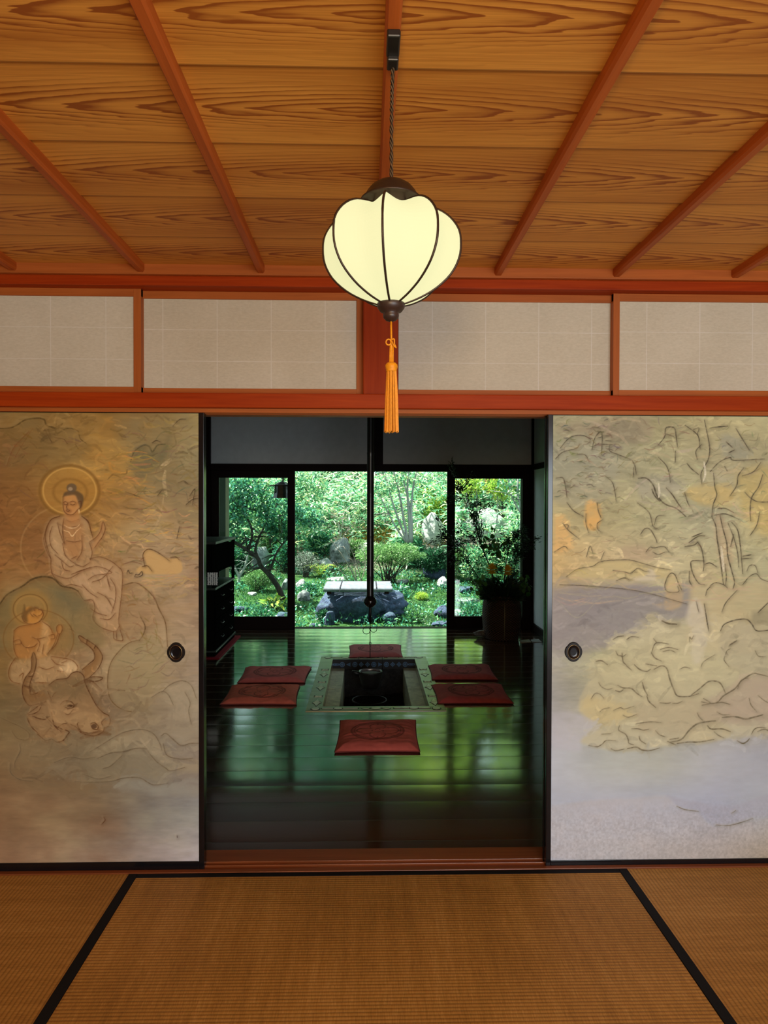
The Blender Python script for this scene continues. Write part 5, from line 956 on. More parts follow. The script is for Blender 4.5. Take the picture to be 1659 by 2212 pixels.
def branch(name, label, cat, path, rad, mat_b, leafmat, nl, L, W_, spread, group=None, sub=14, sublen=.16, dy=0, child='foliage', t0=.3, seed=0, round_=False):
    r = random.Random(seed); pts = [bw3(x, y, dy+d) for x, y, d in path]; pts = [Vector(q) for q in spline(pts, 6)]
    e = empty(name, tuple(pts[0]), label, cat, group)
    m = MB(); n = len(pts); m.tube(pts, [rad*(1-.75*i_/n) for i_ in range(n)], 6); tips = []
    for k in range(sub):
        i_ = int((t0+(1-t0)*k/sub)*(n-1)); p = pts[i_]; t_ = (pts[min(n-1, i_+1)]-pts[max(0, i_-1)]).normalized(); d = (t_*.6+Vector((r.gauss(0, 1), r.gauss(0, .7), r.gauss(.15, .6)))).normalized()*sublen*r.uniform(.5, 1.2)
        m.tube([p, p+d*.5+Vector((0, 0, .008)), p+d], [rad*.35, rad*.25, rad*.12], 4); tips.append((p, d))
    tips.append((pts[-3], pts[-1]-pts[-3]))
    m.obj('stem', mat_b, e, smooth=True); Pn, Dn = [], []
    for _ in range(nl):
        p, d = r.choice(tips); t_ = r.uniform(.1, 1.1); Pn.append(p+d*t_+Vector((r.gauss(0, spread), r.gauss(0, spread), r.gauss(0, spread)))); Dn.append((d.x+r.gauss(0, .12), d.y+r.gauss(0, .12), d.z+r.gauss(-.02, .08)))
    leaves_mesh(child, Pn, Dn, rnd(nl, .4), np.array([L*r.uniform(.6, 1.3) for _ in range(nl)]), np.array([W_*r.uniform(.7, 1.2) for _ in range(nl)]), leafmat, e)
    return e
bm_ = MAT['bark']; G1 = 'branches arranged in the flower basket'
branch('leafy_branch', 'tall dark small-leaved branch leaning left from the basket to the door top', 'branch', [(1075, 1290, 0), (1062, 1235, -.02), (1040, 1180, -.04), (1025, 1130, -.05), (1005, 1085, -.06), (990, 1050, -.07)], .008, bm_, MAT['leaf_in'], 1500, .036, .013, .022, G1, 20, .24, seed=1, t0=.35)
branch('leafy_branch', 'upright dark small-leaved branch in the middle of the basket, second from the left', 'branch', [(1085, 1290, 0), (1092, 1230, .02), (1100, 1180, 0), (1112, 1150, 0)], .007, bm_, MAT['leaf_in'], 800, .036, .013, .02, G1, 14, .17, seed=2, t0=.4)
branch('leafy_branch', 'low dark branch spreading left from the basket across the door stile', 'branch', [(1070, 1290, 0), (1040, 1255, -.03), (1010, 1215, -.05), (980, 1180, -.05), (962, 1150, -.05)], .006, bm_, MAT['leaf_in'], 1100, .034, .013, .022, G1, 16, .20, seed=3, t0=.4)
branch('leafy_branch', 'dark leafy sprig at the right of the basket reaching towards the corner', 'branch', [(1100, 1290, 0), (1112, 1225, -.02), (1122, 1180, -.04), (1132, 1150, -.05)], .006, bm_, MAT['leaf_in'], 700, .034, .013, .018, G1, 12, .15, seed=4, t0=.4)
branch('round_leaf_spray', 'spray of broad round leaves above the yellow flowers', 'branch', [(1078, 1285, -.08), (1070, 1230, -.10), (1062, 1190, -.11), (1055, 1165, -.12)], .004, bm_, MAT['leaf_in2'], 34, .065, .062, .02, None, 10, .12, seed=5, t0=.3)
branch('round_leaf_spray', 'spray of round green leaves hanging over the right basket rim', 'branch', [(1095, 1290, -.10), (1120, 1260, -.14), (1132, 1255, -.15), (1140, 1275, -.15)], .004, bm_, MAT['leaf_in2'], 26, .060, .058, .02, None, 8, .09, seed=6, t0=.3)
branch('round_leaf_spray', 'spray of round green leaves drooping over the left basket rim', 'branch', [(1075, 1290, -.10), (1050, 1262, -.13), (1030, 1255, -.14), (1022, 1272, -.14)], .004, bm_, MAT['leaf_in2'], 24, .060, .056, .02, None, 8, .10, seed=7, t0=.3)
n_ = 4200; th = rng.uniform(0, 2*PI, n_); rr = np.sqrt(rng.random(n_)); hh = rng.random(n_)
Pn = np.stack([BX+.19*rr*np.cos(th)*(1+.25*np.sin(3*th)*hh), BY+.17*rr*np.sin(th), .42+.24*hh*(1-.55*rr)*(1+.35*np.sin(2*th+1))], 1)
e = empty('foliage_bunch', (BX, BY, .44), 'dense dark bunch of fine foliage filling the basket mouth', 'foliage')
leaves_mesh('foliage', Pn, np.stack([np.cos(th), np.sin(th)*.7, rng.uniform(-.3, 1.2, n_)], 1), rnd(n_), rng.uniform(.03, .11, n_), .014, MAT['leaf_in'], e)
m = MB()
for k in range(14): a = k*.45; m.tube([(BX+.03*math.cos(a), BY+.03*math.sin(a), .3), (BX+.10*math.cos(a), BY+.08*math.sin(a), .58)], .003, 4)
m.obj('stem', bm_, e)
yl = mat_leaf('yellow_orange_petals', [(.95, .50, .02), (1.0, .66, .05), (.95, .56, .03)], .6)
for fx, fy, lb, s_ in ((1063, 1231, 'yellow round bloom standing above the basket, the left of two', .062), (1097, 1234, 'yellow round bloom standing above the basket, the right of two', .060)):
    c_ = bw3(fx, fy, -.17); e = empty('yellow_flower', tuple(c_), lb, 'flower', 'yellow flowers in the basket'); m = MB()
    r = random.Random(fx)
    for ring_ in range(5):
        for k in range(16):
            a = 2*PI*(k+.5*ring_)/16; el = -.7+ring_*.5; d = Vector((math.cos(a)*math.cos(el), math.sin(a)*math.cos(el), math.sin(el))); sdv = Vector((-math.sin(a), math.cos(a), 0)); p0 = c_+d*s_*.2; L_ = s_*r.uniform(.85, 1)
            m.add([p0-sdv*.005, p0+sdv*.005, p0+d*L_*.7+sdv*.011, p0+d*L_+Vector((0, 0, .006)), p0+d*L_*.7-sdv*.011], [(0, 1, 2, 3, 4)])
    m.obj('petals', yl, e); MB().tube([c_, c_+Vector((0, .03, -.12)), Vector((BX, BY, .42))], .004, 6).obj('stem', plain('green_stem', (.04, .10, .02), .6), e, smooth=True)
# driftwood and papers on the floor
dw = at(1052, 1378, Z=0); e = rock_mesh('driftwood', (dw.x+.03, dw.y+.02, .045), (.14, .07, .048), wood('ribbed_weathered_wood', (.04, .03, .022), (.30, .26, .22), .7, 1, 40), 12, .5, 4, None, 'pale twisted lump of driftwood on the floor at the left of the basket', 'driftwood')
rock_mesh('pale_stone', (dw.x+.02, dw.y+.06, .115), (.035, .03, .03), plain('pale_grey_stone', (.5, .55, .5), .6), 13, .3, 3, None, 'small pale stone perched on the driftwood beside the basket', 'stone')
for q, lb in (([(1121, 1383), (1143, 1382), (1148, 1387), (1125, 1388)], 'cream paper leaflet on the dark floor by the right wall, left of the two'), ([(1146, 1382), (1163, 1381), (1171, 1387), (1150, 1387)], 'blue-white paper leaflet on the floor by the right wall, right of two')):
    pts = [at(x, y, Z=.003) for x, y in q]; m = MB(); m.add([(p.x, p.y, .002) for p in pts]+[(p.x, p.y, .0035+.004*(k % 2)) for k, p in enumerate(pts)], [(3, 2, 1, 0), (4, 5, 6, 7), (0, 1, 5, 4), (1, 2, 6, 5), (2, 3, 7, 6), (3, 0, 4, 7)])
    tag(m.obj('leaflet', plain('leaflet_paper', (.6, .6, .62) if 'blue' in lb else (.5, .46, .34), .7)), lb, 'leaflet', 'leaflets on the hearth room floor')

# ================================================================== HANGING IRON LANTERN under the eave
WY = 8.9; wx = xat(610, WY, 1050); wz = lambda y: zat(y, WY, 610)
e = empty('hanging_iron_lantern', (wx, WY, 2.62), 'small black iron lantern with flared roof, hanging outside the left glass door', 'lantern')
m = MB(); zt = wz(1044); rw = 22/1500*WY
def hexa(prof_, name, mat): 
    m = MB(); m.lathe(prof_, wx, WY, 6); return m.obj(name, mat, e)
hexa([(.0001, zt+.03), (.05, zt+.012), (.10, zt-.018), (.155, zt-.030), (.165, zt-.022), (.160, zt-.036), (.10, zt-.036), (.0001, zt-.036)], 'roof', MAT['iron'])
for k in range(6):
    a = 2*PI*k/6; MB().tube([(wx+.088*math.cos(a), WY+.088*math.sin(a), zt-.034), (wx+.10*math.cos(a), WY+.10*math.sin(a), wz(1072))], .010, 5).obj('post', MAT['iron'], e)
hexa([(.10, wz(1070)+.03), (.112, wz(1070)), (.118, wz(1076)), (.0001, wz(1076))], 'base', MAT['iron']); hexa([(.086, zt-.036), (.086, zt-.075), (.080, zt-.075)], 'band', MAT['iron']); hexa([(.075, zt-.06), (.09, wz(1070)+.02)], 'screen', plain('smoked_glass', (.02, .025, .02), .3))
m = MB(); m.tube([(wx, WY, zt+.02), (wx, WY, 2.63)], .005, 6).tube([(wx+.018*math.cos(a), WY, zt+.045+.018*math.sin(a)) for a in np.linspace(0, 2*PI, 14)], .004, 5); m.obj('chain', MAT['iron'], e)
# ================================================================== GARDEN
_gy = [8.0, 10.7, 12.5, 14.0, 16.0, 18.0, 20.0, 23.0, 28.0, 40.0]; _gz = [-.46, -.45, -.40, -.22, .12, .62, 1.15, 1.95, 2.6, 3.2]
def gz(x, y): return float(np.interp(y, _gy, _gz)) + .07*noise.noise(Vector((x*.9, y*.9, 3)))+.025*noise.noise(Vector((x*3.1, y*3.1, 8))) - (.9*max(0, x-1.2)/3*(1 if y > 17 else max(0, (y-15)/2)) if y > 15 else 0)*.5
def gp(px, py):
    d = ray(px, py); t = 8.3
    while t < 40:
        p = CAM+d*t
        if p.z <= gz(p.x, p.y): return p
        t += .05
    return CAM+d*24
gx = np.linspace(-11, 11, 150); gyy = np.linspace(8.25, 36, 190); GX, GY = np.meshgrid(gx, gyy); GZ = [gz(x, y) for x, y in zip(GX.ravel(), GY.ravel())]
i = np.arange(GX.size).reshape(GX.shape); F_ = np.stack([i[:-1, :-1], i[:-1, 1:], i[1:, 1:], i[1:, :-1]], -1).reshape(-1, 4)
t = NT('mossy_garden_ground'); p = t.pos(); n1 = t.noise(p, 1.3, 6, .65, .5); n2 = t.noise(p, 22, 5, .7); Yc = t.sep(p)[1]
far = t.M('MINIMUM', t.M('MAXIMUM', t.M('MULTIPLY', t.M('SUBTRACT', t.M('ADD', Yc, t.M('MULTIPLY', n1, 3.0)), 16.3), .7), 0.0), 1.0)
mo = t.ramp(t.M('ADD', t.M('MULTIPLY', n1, .6), t.M('MULTIPLY', n2, .4)), [(.38, (.006, .020, .006)), (.5, (.022, .07, .015)), (.62, (.06, .15, .045))]); so = t.ramp(n2, [(.38, (.03, .03, .02)), (.62, (.22, .20, .15))])
t.bump(n2, .8, .05); struct(mk('ground', np.stack([GX.ravel(), GY.ravel(), GZ], 1), F_, t.set(t.mix(far, mo, so), .95, .1), smooth=True))
# moss blades and low ground cover
def scatter(n, x0, x1, y0, y1, seed):
    r = np.random.default_rng(seed); y = y0+(y1-y0)*r.random(n)**.8; x = (r.random(n)-.5)*2; x = x*(.30*y)+.02*y; return x, y
x, y = scatter(34000, -1, 1, 9.4, 15.8, 3); z = np.array([gz(a, b) for a, b in zip(x, y)])
keep = np.array([noise.noise(Vector((a*1.1, b*1.1, 6))) > -.28 for a, b in zip(x, y)]); x, y, z = x[keep], y[keep], z[keep]
o = leaves_mesh('moss_cover', np.stack([x, y, z-.005], 1), np.stack([rng.normal(0, .6, len(x)), rng.normal(0, .6, len(x)), np.full(len(x), .7)], 1), rnd(len(x)), rng.uniform(.025, .06, len(x)), .018, MAT['leaf_moss']); tag(o, 'bright green moss and tiny plants covering the near garden ground', 'moss', kind='stuff')
# bamboo grass on the slope (star-like whorls)
def whorls(n, y0, y1, hmin, hmax, L, W_, seed, xr=(-1, 1), hf=None):
    r = np.random.default_rng(seed); Y_ = r.uniform(y0, y1, n); X_ = (r.uniform(*xr, n))*.30*Y_+.01*Y_; Pn, Dn = [], []
    for a, b in zip(X_, Y_):
        if hf and hf(a, b) < r.random(): continue
        zc_ = gz(a, b)+r.uniform(hmin, hmax)*(1+.4*noise.noise(Vector((a*.6, b*.6, 1)))); k0 = r.uniform(0, 6.28)
        k_n = r.integers(5, 9)
        for k in range(k_n): q = k0+k*2*PI/k_n; Pn.append((a+r.normal(0, .015), b+r.normal(0, .015), zc_)); Dn.append((math.cos(q), math.sin(q), r.normal(-.1, .35)))
    n2 = len(Pn); return Pn, Dn, np.tile([0, 0, 1.0], (n2, 1))+r.normal(0, .35, (n2, 3)), L*r.uniform(.6, 1.25, n2), W_*r.uniform(.7, 1.2, n2)
def gshrub(name, label, px, py, wpx, hpx, mat, n, L, W_, stems=8, group=None, flat=.55, under=.35, dyr=.6, smat=None, cat='shrub', seed=1, fill=.5, rag=.25):
    b = gp(px, py); s = b.y/1500; w = wpx*s/2; h = hpx*s; r = np.random.default_rng(seed); R_ = random.Random(seed)
    e = empty(name, tuple(b), label, cat, group); m = MB()
    for k in range(stems):
        a = R_.uniform(0, 6.28); q = R_.uniform(.2, .85); m.tube(spline([(b.x+R_.uniform(-.06, .06)*w*4, b.y+R_.uniform(-.1, .1), b.z-.03), (b.x+w*q*.6*math.cos(a)+R_.gauss(0, .03), b.y+w*q*.5*dyr*math.sin(a), b.z+h*.45), (b.x+w*q*math.cos(a), b.y+w*q*dyr*math.sin(a), b.z+h*.85)], 4), [.014*s*150/.9*(1-.09*i_)*.5 for i_ in range(9)], 5)
    m.obj('stem', smat or MAT['bark'], e, smooth=True)
    u = r.normal(size=(n, 3)); u /= np.linalg.norm(u, axis=1, keepdims=True); rad = r.random(n)**fill; zc_ = under+(1-under)/2
    lump = np.array([1+rag*noise.noise(Vector((a*2+seed, b_*2, c*2))) for a, b_, c in u])
    Pn = np.stack([b.x+w*u[:, 0]*rad*lump, b.y+w*dyr*u[:, 1]*rad*lump, b.z+h*(zc_+(1-under)/2*u[:, 2]*rad*lump)], 1)
    Dn = u+r.normal(0, .7, (n, 3)); Dn[:, 2] += .3
    leaves_mesh('foliage', Pn, Dn, rnd(n, .6), L*r.uniform(.6, 1.3, n), W_*r.uniform(.7, 1.2, n), mat, e); return e
def gtree(name, label, base, stems, leafmat, n, L, W_, clusters, barkm, rad, group=None, cat='tree', seed=1, twigs=18, tl=.35, spread=.3):
    R_ = random.Random(seed); r = np.random.default_rng(seed); Yb = base if isinstance(base, float) else gp(*base).y
    pts0 = at(*stems[0][0][0][:2], Y=Yb); e = empty(name, tuple(pts0), label, cat, group); m = MB(); allp = []
    for st_, ra in stems:
        pts = [Vector(q) for q in spline([at(x, y, Y=Yb+(q_[0] if q_ else 0)) for x, y, *q_ in st_], 5)]; n_ = len(pts); m.tube(pts, [rad*ra*(1-.6*i_/n_) for i_ in range(n_)], 7); allp += pts[n_//3:]
    for k in range(twigs):
        p = R_.choice(allp); d = Vector((R_.gauss(0, 1), R_.gauss(0, .6), R_.gauss(.3, .6))).normalized()*tl*R_.uniform(.5, 1.4); m.tube([p, p+d*.5+Vector((0, 0, .02)), p+d], [rad*.28, rad*.2, rad*.08], 4)
    m.obj('trunk', barkm, e, smooth=True)
    if n:
        Pn, tot = [], sum(c[2]*c[3] for c in clusters)
        for x, y, rx, ry in clusters:
            k = int(n*rx*ry/tot); c_ = at(x, y, Y=Yb); s = Yb/1500; q = r.normal(size=(k, 3)); q /= np.linalg.norm(q, axis=1, keepdims=True); q *= (r.random(k)**.45)[:, None]
            Pn.append(np.stack([c_.x+q[:, 0]*rx*s, c_.y+q[:, 1]*(rx+ry)/2*s*.8, c_.z+q[:, 2]*ry*s], 1))
        Pn = np.concatenate(Pn); k = len(Pn); Pn = Pn[[noise.noise(Vector(a)*2.6) > -.22 for a in Pn]]; k = len(Pn)
        Dn = r.normal(0, 1, (k, 3)); leaves_mesh('foliage', Pn, Dn, rnd(k, .7), L*r.uniform(.6, 1.25, k), W_*r.uniform(.7, 1.2, k), leafmat, e)
    return e
RK = mat_rock('grey_garden_rock', (.06, .075, .075), (.33, .38, .36), sc=5); RK2 = mat_rock('blue_dark_garden_rock', (.005, .009, .016), (.055, .095, .17), mossf=.15, sc=6); RK3 = mat_rock('pale_garden_rock', (.16, .18, .16), (.58, .62, .56), mossf=.5, sc=4)
ROCKS = []
def grock(px, py, wpx, hpx, mat, label, seed, dy=.7, name='garden_rock', flat=0, lumps=.35, rot=0):
    b = gp(px, py); s = b.y/1500; w, h = wpx*s/2, hpx*s; ROCKS.append((b.x, b.y+w*dy*.8, w))
    return rock_mesh(name, (b.x, b.y+w*dy*.8, b.z+h*.38), (w*1.08, w*dy, h*.66), mat, seed, lumps, 4, None, label, 'rock', 'rocks in the garden', rot, flat)
# stone well base with bamboo lid
zl0 = zat(1284, 10.95, 775); c_ = at(775, 1320, Y=11.55); hgt = zl0+.45
wl = rock_mesh('stone_basin', (c_.x-.06, 11.62, (zl0-.45)/2-.03), (.80, .80, hgt*.80), RK2, 77, .30, 5, None, 'big dark blue-grey stone basin outside the open garden door', 'stone basin', None, 0, .60)
zt_ = zl0+.005
lid = empty('bamboo_lid', (c_.x, 11.7, zt_), 'pale bamboo slat lid tied with dark cord, lying on the stone basin', 'lid')
y0_, y1_ = 11.02, at(775, 1259, Z=zt_+.06).y
xl, xr_ = xat(699, y0_, 1275), xat(847, y0_, 1275); bm2 = plain('silvery_weathered_bamboo', (.11, .135, .15), .5, .4, var=.35, sc=14)
MB().box(xl+.05, xl+.12, y0_+.02, y1_-.05, zt_-.01, zt_+.030).obj('batten', MAT['dark'], lid); MB().box(xr_-.12, xr_-.05, y0_+.02, y1_-.05, zt_-.01, zt_+.030).obj('batten', MAT['dark'], lid)
ns = 11
for k in range(ns):
    y = y0_+(y1_-y0_)*(k+.5)/ns; rd = (y1_-y0_)/ns*.42
    m = MB(); m.tube([(xl+.012*math.sin(k*2.1), y, zt_+.030+rd*.7), (xr_+.012*math.sin(k*1.3), y, zt_+.030+rd*.7)], rd, 10); o = m.obj('bamboo_slat', bm2, lid, smooth=False); o.scale = (1, 1, 1)
for x in (xat(733, y0_, 1270), xat(812, y0_, 1270)):
    m = MB()
    for k in range(ns): y = y0_+(y1_-y0_)*(k+.5)/ns; rd = (y1_-y0_)/ns*.46; m.tube([(x, y-rd, zt_+.032), (x+.01, y-rd*.6, zt_+.036+rd*1.5), (x+.015, y+rd*.6, zt_+.036+rd*1.5), (x+.022, y+rd, zt_+.032)], .008, 5)
    m.obj('tie_cord', plain('black_palm_cord', (.012, .012, .02), .8), lid)
R = [(735, 1216, 52, 58, RK, 'tall pointed grey standing stone at the back, right of the left door', 1), (703, 1234, 38, 29, RK, 'round grey boulder in front of the tall standing stone', 2), (562, 1228, 40, 44, RK, 'grey upright rock behind the leaning trunk, seen through the left door', 3),
     (725, 1262, 46, 18, RK3, 'pale flat rock just behind the bamboo lid', 4), (651, 1275, 26, 22, RK, 'light grey rock beside the left door stile, halfway up', 5), (655, 1300, 30, 24, RK, 'mottled brown-grey rock on the moss left of the stone basin', 6), (617, 1275, 22, 22, RK, 'pale rock at the right edge of the left glass pane', 7),
     (610, 1338, 44, 14, RK2, 'low bluish rock at the lower right of the left glass pane', 8), (515, 1325, 34, 18, RK2, 'flat blue-grey rock at the lower left of the left glass pane', 9), (712, 1352, 24, 34, RK2, 'small blue rock leaning at the left foot of the basin', 10), (676, 1356, 22, 10, RK2, 'tiny blue stone in the moss at the left edge of the opening', 11),
     (790, 1208, 100, 34, RK3, 'wide pale boulder behind the azalea, lichen covered', 12), (936, 1178, 52, 62, RK3, 'large pale boulder at the upper right of the opening', 13), (958, 1270, 34, 22, RK3, 'pale rock by the right door stile, left of it', 14), (958, 1336, 36, 24, RK2, 'dark rock at the lower right of the open doorway', 15), (955, 1354, 40, 12, RK2, 'flat bluish stepping stone at the lower right corner of the opening', 16),
     (1008, 1280, 50, 14, RK2, 'flat bluish rock in the right pane, upper of three', 17), (1010, 1305, 56, 14, RK, 'flat grey rock in the right pane, middle of three', 18), (995, 1332, 46, 16, RK, 'flat grey rock in the right pane, lowest of three', 19), (870, 1262, 36, 12, RK, 'small flat grey rock right of the bamboo lid', 20), (545, 1287, 26, 9, RK3, 'pale flat stone in the moss under the clipped azalea', 21),
     (1050, 1165, 90, 66, RK3, 'very pale boulder at the back behind the flower branches', 22), (940, 1250, 60, 44, RK2, 'dark boulder under the mounded azalea at the right', 24), (842, 1350, 26, 30, RK2, 'small pale-tipped stone at the right foot of the basin', 25)]
for a in R:
    fl_ = .5 if 'flat' in a[5] else 0; grock(*a, dy=.8, flat=fl_, lumps=.25 if 'pale' in a[5] else .35, rot=a[6])
A_ = whorls(9500, 15.3, 25, .05, 1.3, .22, .045, 4, hf=lambda a, b: 0 if any(abs(a-q[0]*b/q[1]) < q[2]*1.15 and q[1]-3 < b < q[1]+.5 for q in ROCKS) else 1); o = leaves_mesh('bamboo_grass', *A_[:3], A_[3], A_[4], MAT['leaf_mint']); tag(o, 'thick bright green bamboo grass covering the slope behind the garden', 'bamboo grass', kind='stuff')
# clipped azalea ball, wide azalea, dark azalea
gshrub('clipped_azalea', 'small round clipped azalea under the leaning trunk in the left pane', 560, 1276, 62, 46, MAT['leaf_az'], 3400, .035, .014, 14, under=.1, seed=1, fill=.22, rag=.15)
gshrub('azalea_shrub', 'wide flat-topped azalea on bare stems right of the pothook', 840, 1262, 146, 88, MAT['leaf_az'], 6000, .05, .020, 26, under=.50, seed=2, fill=.4)
gshrub('azalea_shrub', 'dark mounded azalea beside the right door stile', 942, 1250, 84, 66, MAT['leaf_dark'], 4200, .06, .024, 10, under=.25, seed=3)
gshrub('twiggy_shrub', 'grey-green twiggy shrub at the left edge of the open doorway', 660, 1246, 56, 54, mat_leaf('grey_green_leaves', [(.08, .13, .09), (.16, .22, .16), (.26, .32, .26)], .2), 2600, .04, .008, 24, under=.1, seed=4)
gshrub('low_shrub', 'low dark shrub at the far left of the left pane, under the tree', 512, 1240, 44, 50, MAT['leaf_dark'], 1600, .07, .03, 8, under=.1, seed=5)
gshrub('low_shrub', 'low green shrub right of the leaning trunk in the left pane', 615, 1236, 48, 70, MAT['leaf_mid'], 1500, .07, .03, 8, under=.05, seed=6)
gshrub('broad_leaf_shrub', 'bluish broad-leaved shrub below the multi-stemmed tree', 880, 1200, 70, 38, MAT['leaf_mid'], 1500, .10, .035, 6, under=.0, seed=7)
gshrub('broad_leaf_shrub', 'yellow-green broad-leaved shrub behind the right door stile', 950, 1140, 60, 62, MAT['leaf_yel'], 900, .16, .05, 6, under=.0, seed=8)
gshrub('broad_leaf_shrub', 'bright green shrub right of the multi-stemmed tree at the top', 925, 1110, 70, 66, MAT['leaf_yel'], 1000, .17, .05, 6, under=.0, seed=9)
gshrub('background_shrub', 'green shrub in the right pane at mid height, behind the branches', 1035, 1258, 80, 80, MAT['leaf_mint'], 2300, .08, .03, 8, under=.0, seed=10)
gshrub('background_shrub', 'light green shrub at the right edge of the right pane', 1112, 1250, 60, 110, MAT['leaf_mint'], 2400, .09, .03, 8, under=.0, seed=11)
gshrub('moss_tuft', 'bright yellow-green tuft in the moss right of the basin', 910, 1296, 28, 16, MAT['leaf_yel'], 900, .035, .010, 3, under=0, seed=12)
gshrub('low_plant', 'leafy plant with pale green leaves at the foot of the left pane', 590, 1320, 50, 34, MAT['leaf_yel'], 40, .13, .055, 8, under=.2, seed=13, cat='plant')
gshrub('low_plant', 'small bush of dark leaves in the moss, bottom of the left pane', 565, 1345, 60, 34, MAT['leaf_mid'], 700, .045, .02, 5, under=0, seed=14, cat='plant')
gshrub('low_plant', 'dark green plant at the right end of the bamboo lid', 862, 1292, 30, 28, MAT['leaf_mid'], 60, .11, .04, 6, under=0, seed=15, cat='plant')
gshrub('low_plant', 'leafy ground plant at the foot of the right pane', 1020, 1335, 46, 36, MAT['leaf_mid'], 600, .05, .02, 5, under=0, seed=16, cat='plant')

for a in [('low_shrub', 'rounded green shrub behind the wooden stakes', 690, 1200, 60, 50, MAT['leaf_mid'], 2200, .08, .03, 8), ('low_shrub', 'grey-green shrub between the standing stone and the wide azalea', 770, 1205, 46, 40, MAT['leaf_az'], 1500, .07, .02, 8), ('low_shrub', 'dark glossy shrub at the foot of the slope right of the wide azalea', 905, 1225, 44, 44, MAT['leaf_dark'], 1500, .08, .03, 8),
          ('low_shrub', 'green shrub at the back of the left pane, left of the grey upright rock', 520, 1195, 50, 50, MAT['leaf_mid'], 1500, .09, .035, 8), ('low_shrub', 'dense green shrub behind the leaning trunk at the top of the moss', 600, 1200, 60, 50, MAT['leaf_az'], 1900, .07, .025, 8), ('low_shrub', 'dark shrub behind the flower basket in the right pane', 1075, 1235, 70, 60, MAT['leaf_dark'], 2000, .08, .03, 8), ('low_shrub', 'pale green shrub left in the right pane beside the stile', 1000, 1235, 44, 50, MAT['leaf_az'], 1500, .07, .025, 8),
          ('low_plant', 'trailing green plant left of the basin, over the mottled rock', 668, 1285, 40, 26, MAT['leaf_mid'], 420, .06, .025, 4), ('low_plant', 'small dark plant between the basin and the small blue rock', 700, 1345, 30, 26, MAT['leaf_dark'], 420, .05, .02, 4), ('low_plant', 'leafy clump in the moss right of the basin foot', 890, 1345, 46, 22, MAT['leaf_moss'], 700, .045, .016, 4)]:
    gshrub(*a, under=.0, seed=int(a[2]), cat='plant' if a[0] == 'low_plant' else 'shrub')
# fern
b = gp(690, 1246); e = empty('fern', tuple(b), 'bright green fern under the round grey boulder', 'fern'); Pn, Dn, Ll = [], [], []
m = MB()
for k in range(11):
    a = 2*PI*k/11+.2; pts = [Vector((b.x+math.cos(a)*t_*.36, b.y+math.sin(a)*t_*.3, b.z+.24*math.sin(t_*2.2)+.02)) for t_ in np.linspace(0, 1, 9)]; m.tube(pts, .004, 4)
    for i_ in range(1, 9):
        for s_ in (-1, 1): Pn.append(pts[i_]); Dn.append((-math.sin(a)*s_+.3*math.cos(a), math.cos(a)*s_+.3*math.sin(a), -.1)); Ll.append(.11*(1-i_/10))
m.obj('stem', MAT['leaf_yel'], e); leaves_mesh('fronds', Pn, Dn, np.tile([0, 0, 1.], (len(Pn), 1)), np.array(Ll), .028, MAT['leaf_yel'], e)
# trees
gtree('camellia_tree', 'dark leaning tree with broad glossy leaves, seen through the left glass door', 12.6, [([(612, 1296), (600, 1268), (580, 1240), (563, 1222), (556, 1205), (535, 1189), (508, 1172), (480, 1150, -.2)], 1), ([(556, 1205), (552, 1185), (560, 1160), (575, 1130)], .55), ([(580, 1240), (600, 1190), (625, 1160)], .45), ([(535, 1189), (545, 1150), (530, 1100), (545, 1050)], .5)], MAT['leaf_mid'], 4600, .085, .045,
      [(505, 1090, 40, 50), (560, 1105, 60, 45), (610, 1110, 45, 50), (660, 1125, 40, 35), (530, 1055, 55, 30), (600, 1150, 40, 20), (500, 1160, 25, 30)], MAT['bark'], .055, seed=1, twigs=34, tl=.3)
gtree('forked_tree', 'small grey forked tree at the left edge of the left pane', (515, 1262), [([(515, 1262), (516, 1245), (506, 1225), (500, 1200)], 1), ([(516, 1248), (526, 1230), (534, 1205), (540, 1180)], .8)], MAT['leaf_mid'], 300, .08, .04, [(505, 1195, 20, 15), (540, 1180, 18, 14)], MAT['bark_pale'], .035, seed=2, twigs=8)
gtree('multi_stemmed_tree', 'pale multi-stemmed tree fanning up from behind the wide azalea', 15.0, [([(886, 1172), (884, 1120), (880, 1060), (884, 1000)], 1), ([(882, 1172), (872, 1120), (862, 1065), (846, 1000)], .9), ([(880, 1172), (862, 1125), (848, 1085), (830, 1020)], .75), ([(888, 1172), (888, 1110), (893, 1050), (905, 1000)], .9), ([(878, 1172), (856, 1140), (840, 1110), (815, 1060)], .6), ([(890, 1170), (889, 1110), (872, 1040), (868, 1000)], .6)], MAT['leaf_mint'], 900, .10, .035, [(850, 1040, 60, 30), (900, 1030, 50, 28), (820, 1060, 35, 25)], MAT['bark_pale'], .038, seed=3, twigs=20)
gtree('leafy_tree', 'green tree with fine drooping leaves filling the top of the left pane', 16.0, [([(590, 1200), (580, 1130), (560, 1060), (540, 1000)], 1), ([(585, 1150), (600, 1080), (620, 1010)], .7)], MAT['leaf_mint'], 4200, .12, .035, [(520, 1050, 55, 35), (590, 1050, 55, 35), (660, 1050, 50, 35), (500, 1100, 30, 40)], MAT['bark'], .05, seed=4, twigs=20)
gtree('slender_tree', 'slender grey trunk at the right edge of the right pane', 14.5, [([(1124, 1250), (1122, 1180), (1126, 1110), (1118, 1060), (1122, 1010)], 1), ([(1126, 1110), (1105, 1070), (1095, 1020)], .6)], MAT['leaf_mint'], 900, .09, .04, [(1105, 1045, 35, 25), (1120, 1090, 20, 30)], MAT['bark_pale'], .035, seed=5, twigs=14)
